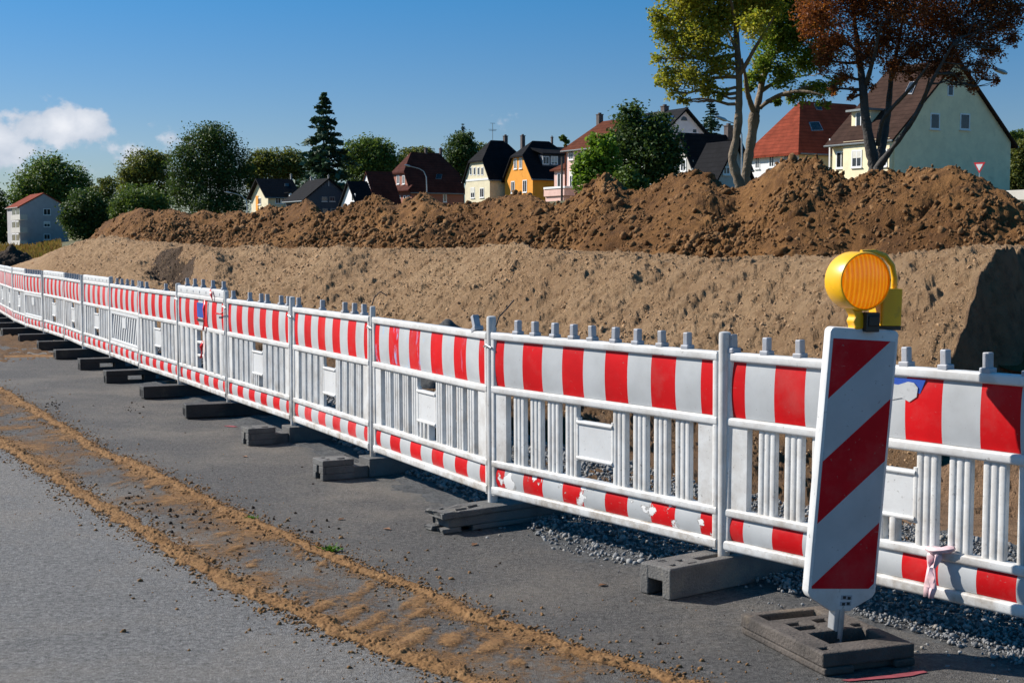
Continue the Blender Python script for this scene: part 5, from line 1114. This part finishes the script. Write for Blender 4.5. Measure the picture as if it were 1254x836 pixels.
h = House('brick_house', 'red brick house with wine-coloured half-hipped roof and two brick chimneys', 504, 190, 475.5, 568, 255, 231.5, 185.8, 'L', 'halfhip', M['brick'], M['roof_wine'], yh=211, xh=1.8, over=.3, og=.3)
for x in (486.3, 493.0): h.win('L', x, x + 2.6, 215.5, 225, mull=1)
for x in (477.8, 483.5, 488, 494.5, 498.8): h.win('L', x, x + 2.4, 240, 251, mull=0)
h.chim(520.5, 524.5, 181.5, 191); h.chim(538.5, 542.5, 181.5, 193); h.win('R', 543, 546.5, 238, 247); h.slope_quad('skylight', [(534, 219), (540, 219), (541, 214), (535, 214)], M['glass'], frame=M['darkmetal'])
mb = MB(); a_ = h.A; mb.prism([(-.02, -.35, h.ze + .55), (-.02, a_ + .35, h.ze + .55), (-.7, a_ + .45, h.ze - .1), (-.7, -.45, h.ze - .1)], (0, 0, -.15)); mb.build('pent_roof', M['roof_wine'], h.root)
h = House('townhouse', 'cream house with black half-hipped roof left of the orange house', 599.8, 180, 570, 650, 256, 215, 171, 'L', 'halfhip', M['cream'], M['roof_black'], yh=196.8, xh=2.0, over=.35, og=.3)
for x in (575.6, 580.2, 585, 589.6): h.win('L', x, x + 2.2, 205.5, 214, mull=0, sill=False)
h.box('string_course', 'L', 570.3, 599.7, 220, 221.3, -.02, .06, M['sill']); h.win('L', 576.8, 581, 230.5, 242, shut=.5); h.win('L', 588, 592.5, 231, 241.5); h.chim(616, 622, 166, 177); h.chim(637, 643, 165.6, 177)
a_, o_ = h.onridge(603.5); mb = MB(); zt = zat(152.7, h.Y + 6) - h.z0; mb.tube([(a_, h.A / 2, h.zr - .2), (a_, h.A / 2, zt)], .035, 6)
for q, w_ in ((0, .35), (-.8, .6), (-.95, .5)): mb.tube([(a_ - w_, h.A / 2, zt + q), (a_ + w_, h.A / 2, zt + q)], .025, 5)
mb.build('antenna', M['darkmetal'], h.roof)
h = House('townhouse', 'bright orange house with black half-hipped roof and wide dormer', 652.4, 174, 618.5, 706, 256, 214.2, 171.7, 'L', 'halfhip', M['orange'], M['roof_black'], yh=190.8, xh=2.0, over=.35, og=.35)
h.win('L', 629.8, 632.8, 195, 206.5); h.win('L', 636.3, 639.2, 194.2, 206); h.win('L', 626.3, 630, 222.8, 236); h.win('L', 640.6, 645, 221.3, 235)
# the wide dormer on the slope facing right
(ua, z1), (ub, _) = h.at('R', 664.5, 189, -.9), h.at('R', 706, 189, -.9); z0 = h.at('R', 664.5, 203.5, -.9)[1]
mb = MB(); mb.box(ua, ub, .9, h.A / 2 - .3, z0 - .3, z1); dm = mb.build('dormer', M['slate_wall'], h.root)
mb = MB(); mb.prism([(ua - .2, .55, z1 - .02), (ub + .2, .55, z1 - .02), (ub + .2, h.A / 2, z1 + 1.0), (ua - .9, h.A / 2, z1 + 1.0)], (0, 0, .18)); mb.build('dormer_roof', M['roof_grey'], dm)
h.win('R', 665, 672, 192, 201, out=-.9, sill=False); h.win('R', 675, 682.5, 192, 201, out=-.9, shut=.8, sill=False)
h.chim(674, 677, 167.5, 172)
h = House('villa', 'pale pink house with rust-red hipped roof and dark chimney', 757, 152, 692, 806, 256, 172.3, 147.5, 'R', 'hip', M['pink'], M['roof_oldred'], over=.45, xh=3.4)
h.win('L', 697, 702, 181.5, 195); h.win('L', 712, 718, 180, 193); h.win('L', 698, 703, 210, 229, shut=.3); h.win('L', 714, 720, 210, 228)
h.chim(729, 737.5, 139.6, 160)
u0, _ = h.at('L', 692, 200); u1, _ = h.at('L', 677, 200); zt = h.at('L', 685, 208)[1]; mb = MB(); mb.box(.2, 4.5, u0 - .1, u1, 0, zt); wg_ = mb.build('side_wing', M['pink'], h.root)
mb = MB(); zr_ = h.at('L', 690, 191)[1]; mb.prism([(-.2, u1 + .4, zt - .1), (-.2, u0, zt - .1), (2.3, u0, zr_), ], (0, 0, .15)); mb.prism([(-.2, u1 + .4, zt - .1), (2.3, u0, zr_), (4.9, u0, zt - .1), (4.9, u1 + .4, zt - .1)], (0, 0, .15)); mb.build('wing_roof', M['roof_oldred'], wg_)
h.win('L', 683, 686.5, 213, 229, out=-.2, mull=0, sill=False)
h.box('porch', 'L', 668, 690, 240, 262, .1, 2.6, M['pink']); h.box('porch_rail', 'L', 666, 691, 231, 240, .1, 2.8, M['pink']); h.box('porch_cap', 'L', 665.5, 691.5, 229.5, 231, .05, 2.9, M['frame_w']); h.box('rain_pipe', 'L', 691.6, 692.6, 178, 256, .02, .12, M['roof_oldred'])
h = House('gabled_house', 'white house with solar panels on its grey roof and a half-moon gable window', 806, 138, 748, 866, 250, 165, 132.2, 'R', 'gable', M['white_r'], M['roof_grey'], over=.5, og=.5)
u_, z_ = h.at('R', 837.6, 148); mb = MB(); mb.prism([(u_ + .38 * math.cos(R(a)), .0, z_ + .42 * math.sin(R(a))) for a in range(0, 181, 20)], (0, -.05, 0)); w_ = mb.build('window', M['darkmetal'], h.root)
mb = MB(); mb.prism([(u_ + .32 * math.cos(R(a)), -.04, z_ + .04 + .33 * math.sin(R(a))) for a in range(0, 181, 20)], (0, -.03, 0)); mb.build('pane', M['glass'], w_)
h.win('R', 848, 853, 158, 163, mull=0); h.chim(807, 817, 129.5, 140); h.chim(776, 781, 131, 140)
for k in range(3): h.slope_quad('solar_panel', [(772 + k * 16, 157), (786 + k * 16, 156), (798 + k * 14, 142), (785 + k * 14, 143)], M['solar'])
for x in (752, 760, 768): h.win('L', x, x + 4, 185, 197)
h = House('bungalow', 'low black-roofed house with grey gable in front of the white solar house', 848, 112, 820, 912, 250, 196, 162.5, 'L', 'gable', M['greywall'], M['roof_black'], over=.4, og=.4)
h.win('L', 824, 829, 197, 210); h.win('L', 834, 840, 196, 209); h.chim(884, 895, 153, 178, 'chim'); h.box('rain_pipe', 'R', 848.5, 849.5, 196, 250, .02, .1, M['darkmetal'])
h = House('bungalow', 'grey cottage with long sloping slate roof behind the plane trunks', 874, 98, 842, 921, 252, 222, 172, 'R', 'gable', M['greywall'], M['roof_black'], over=.5, og=.3); h.win('R', 886, 893, 205, 213)
h = House('hipped_house', 'white house with bright red hipped roof between the plane trees and the yellow house', 977.5, 125, 914, 1105, 240, 179, 123.8, 'L', 'hip', M['white_r'], M['roof_red'], xh=3.1, over=.45)
mb = MB(); mb.box(.02, h.B - .02, -.03, .1, 0, h.ze - .3); mb.build('side_wall', M['beige'], h.root)
for x0, x1, y0, y1 in ((925.5, 930, 190.5, 206), (942.5, 948, 189.5, 204), (960.5, 966, 188, 203)): h.win('L', x0, x1, y0, y1)
h.slope_quad('skylight', [(994.5, 160), (1006.5, 159.5), (1002, 150.5), (991.5, 151)], M['glass'], .1, frame=M['metal']); h.slope_quad('skylight', [(1000, 134.5), (1006, 135), (1003.5, 128), (997, 128)], M['glass'], .1, frame=M['metal'])
h = House('gabled_house', 'big pale yellow house with brown roof and broad shaded gable behind the copper beech', 1094.5, 105, 1015.5, 1232, 240, 163, 71, 'R', 'gable', M['yellow_r'], M['roof_brown'], over=.5, og=.3)
h.win('R', 1140, 1150, 139.5, 157.5, mull=0); h.win('R', 1176.5, 1187, 140, 158, mull=0); h.win('R', 1161, 1167, 105, 117, mull=0, sill=False)
u0, _ = h.at('L', 1094, 200); u1, _ = h.at('L', 1037, 200); mb = MB(); mb.box(-.4, .05, u0 + .02, u1, 0, h.ze - .35); mb.build('bay', M['yellow_r'], h.root)
h.win('L', 1025, 1036, 187, 205); h.win('L', 1044, 1055, 185.5, 204, out=.4, shut=.45); h.win('L', 1079, 1086, 184, 203, out=.4); h.box('rain_pipe', 'L', 1015.3, 1016.6, 170, 240, .02, .12, M['sill'])
(ua, z1), (ub, _) = h.at('L', 1066, 135, -1.0), h.at('L', 1043, 135, -1.0); z0 = h.at('L', 1055, 159, -1.0)[1]; mb = MB(); mb.box(1.0, h.B / 2 - .4, ua, ub, z0 - .4, z1); dm = mb.build('dormer', M['yellow_r'], h.root)
mb = MB(); mb.box(.6, h.B / 2 - .1, ua - .25, ub + .25, z1, z1 + .16); mb.build('dormer_roof', M['darkmetal'], dm); h.win('L', 1049, 1060, 138, 155, out=-1.0)
h.slope_quad('skylight', [(1108.5, 115), (1117, 115), (1122.5, 101.5), (1115, 102)], M['glass'], .1, frame=M['metal']); h.chim(1084, 1092, 76, 96, 'chim')
h = House('gabled_house', 'small white gable with dark roof peeping out at the right edge', 1240, 165, 1231, 1285, 236, 176, 166.5, 'L', 'gable', M['white_r'], M['roof_black'], over=.4, og=.3); h.win('L', 1234, 1237, 195, 203)

# low grey wall along the street at the right
a0, a1 = W(1203, 250, 66), W(1290, 246, 62); d = (a1 - a0); d.z = 0; ln = d.length; d.normalize(); mb = MB(); zb_ = float(gz(a0.x, 66)); zt_ = zat(235, 66)
mb.rbar(a0 + Vector((0, 0, 0)), a1, .01, .01, .001) if False else None
n_ = Vector((-d.y, d.x, 0)) * .12; base_ = [Vector((a0.x, a0.y, zb_ - .2)) - n_, Vector((a0.x, a0.y, zb_ - .2)) + n_, Vector((a1.x, a1.y, zb_ - .2)) + n_, Vector((a1.x, a1.y, zb_ - .2)) - n_]
mb.prism(base_, (0, 0, zt_ - zb_ + .2)); tag(mb.build('garden_wall', M['greywall'], None, False, .02), 'low pale grey wall at the right edge below the yellow house', 'garden wall')

# ------------------------------------------------------------------ street lamps, pole, sign
def lamp_post(lab, Y, pts, r=.055, head=True):
    P_ = [W(x, y, Y) for x, y in pts]; zg = float(gz(P_[0].x, Y)); b0 = Vector((P_[0].x, P_[0].y, min(P_[0].z, zg))); root = empty('street_lamp', b0, 0, label=lab, cat='street lamp')
    mb = MB(); q = [Vector((0, 0, 0))] + [p - b0 for p in P_]; mb.tube(q, [r * 1.4] + [r * (1 - .5 * i / len(P_)) for i in range(len(P_))], 8); mb.build('pole', M['metal'], root, True)
    if head:
        e = q[-1]; d = (q[-1] - q[-2]).normalized(); mb = MB(); mb.tube([e - d * .05, e + d * .1, e + d * .45, e + d * .6], [.05, .1, .09, .03], 8); mb.build('lamp_head', M['metal'], root, True)
lamp_post('curved grey street lamp in front of the biggest dark tree', 170, [(302.6, 262), (302.4, 252), (301, 245), (296, 240), (289, 237.5), (282, 236.3)], .07)
lamp_post('curved pale street lamp standing before the brick house', 150, [(522.7, 250), (522.6, 230), (522, 217), (519, 210), (513.4, 206.6), (502, 203.6)], .06)
lamp_post('slim street lamp standing between the two plane trunks', 75, [(908.5, 226), (908.5, 180), (908.3, 165), (906, 157), (898, 151), (889, 147.5)], .05)
lamp_post('dark lamp arm reaching in from the right edge in the sky', 60, [(1270, 245), (1269, 140), (1266, 114), (1256, 101.5), (1242, 93.5), (1232, 89.8)], .05)
a = W(688, 256, 142); zt = zat(192, 142); mb = MB(); mb.tube([(a.x, a.y, a.z - 1.5), (a.x, a.y, zt)], [.13, .09], 8); tag(mb.build('utility_pole', M['bark'], None, True), 'plain wooden pole in front of the pink house porch', 'pole')
a = W(1199, 232, 70); root = empty('yield_sign', (a.x, a.y, float(gz(a.x, 70))), R(-42), label='red and white triangular yield sign pointing down before the yellow gable', cat='road sign')
zt = zat(199, 70) - root.location.z; s3 = .30
def tri(sz, y0, y1, top): b = MB(); r_ = sz * .12; pts = [(-sz, top), (sz, top), (sz * .93, top - .09 * sz), (.05 * sz, top - 1.7 * sz), (-.05 * sz, top - 1.7 * sz), (-sz * .93, top - .09 * sz)]; b.prism([(x, y0, z) for x, z in pts], (0, y1 - y0, 0)); return b
tri(s3, -.03, 0, zt).build('sign_border', M['signred'], root); tri(s3 * .62, -.036, -.0305, zt - .085).build('sign_face', M['signwhite'], root)
mb = MB(); mb.tube([(0, .03, -.3), (0, .03, zt)], .03, 8); mb.build('post', M['metal'], root, True)
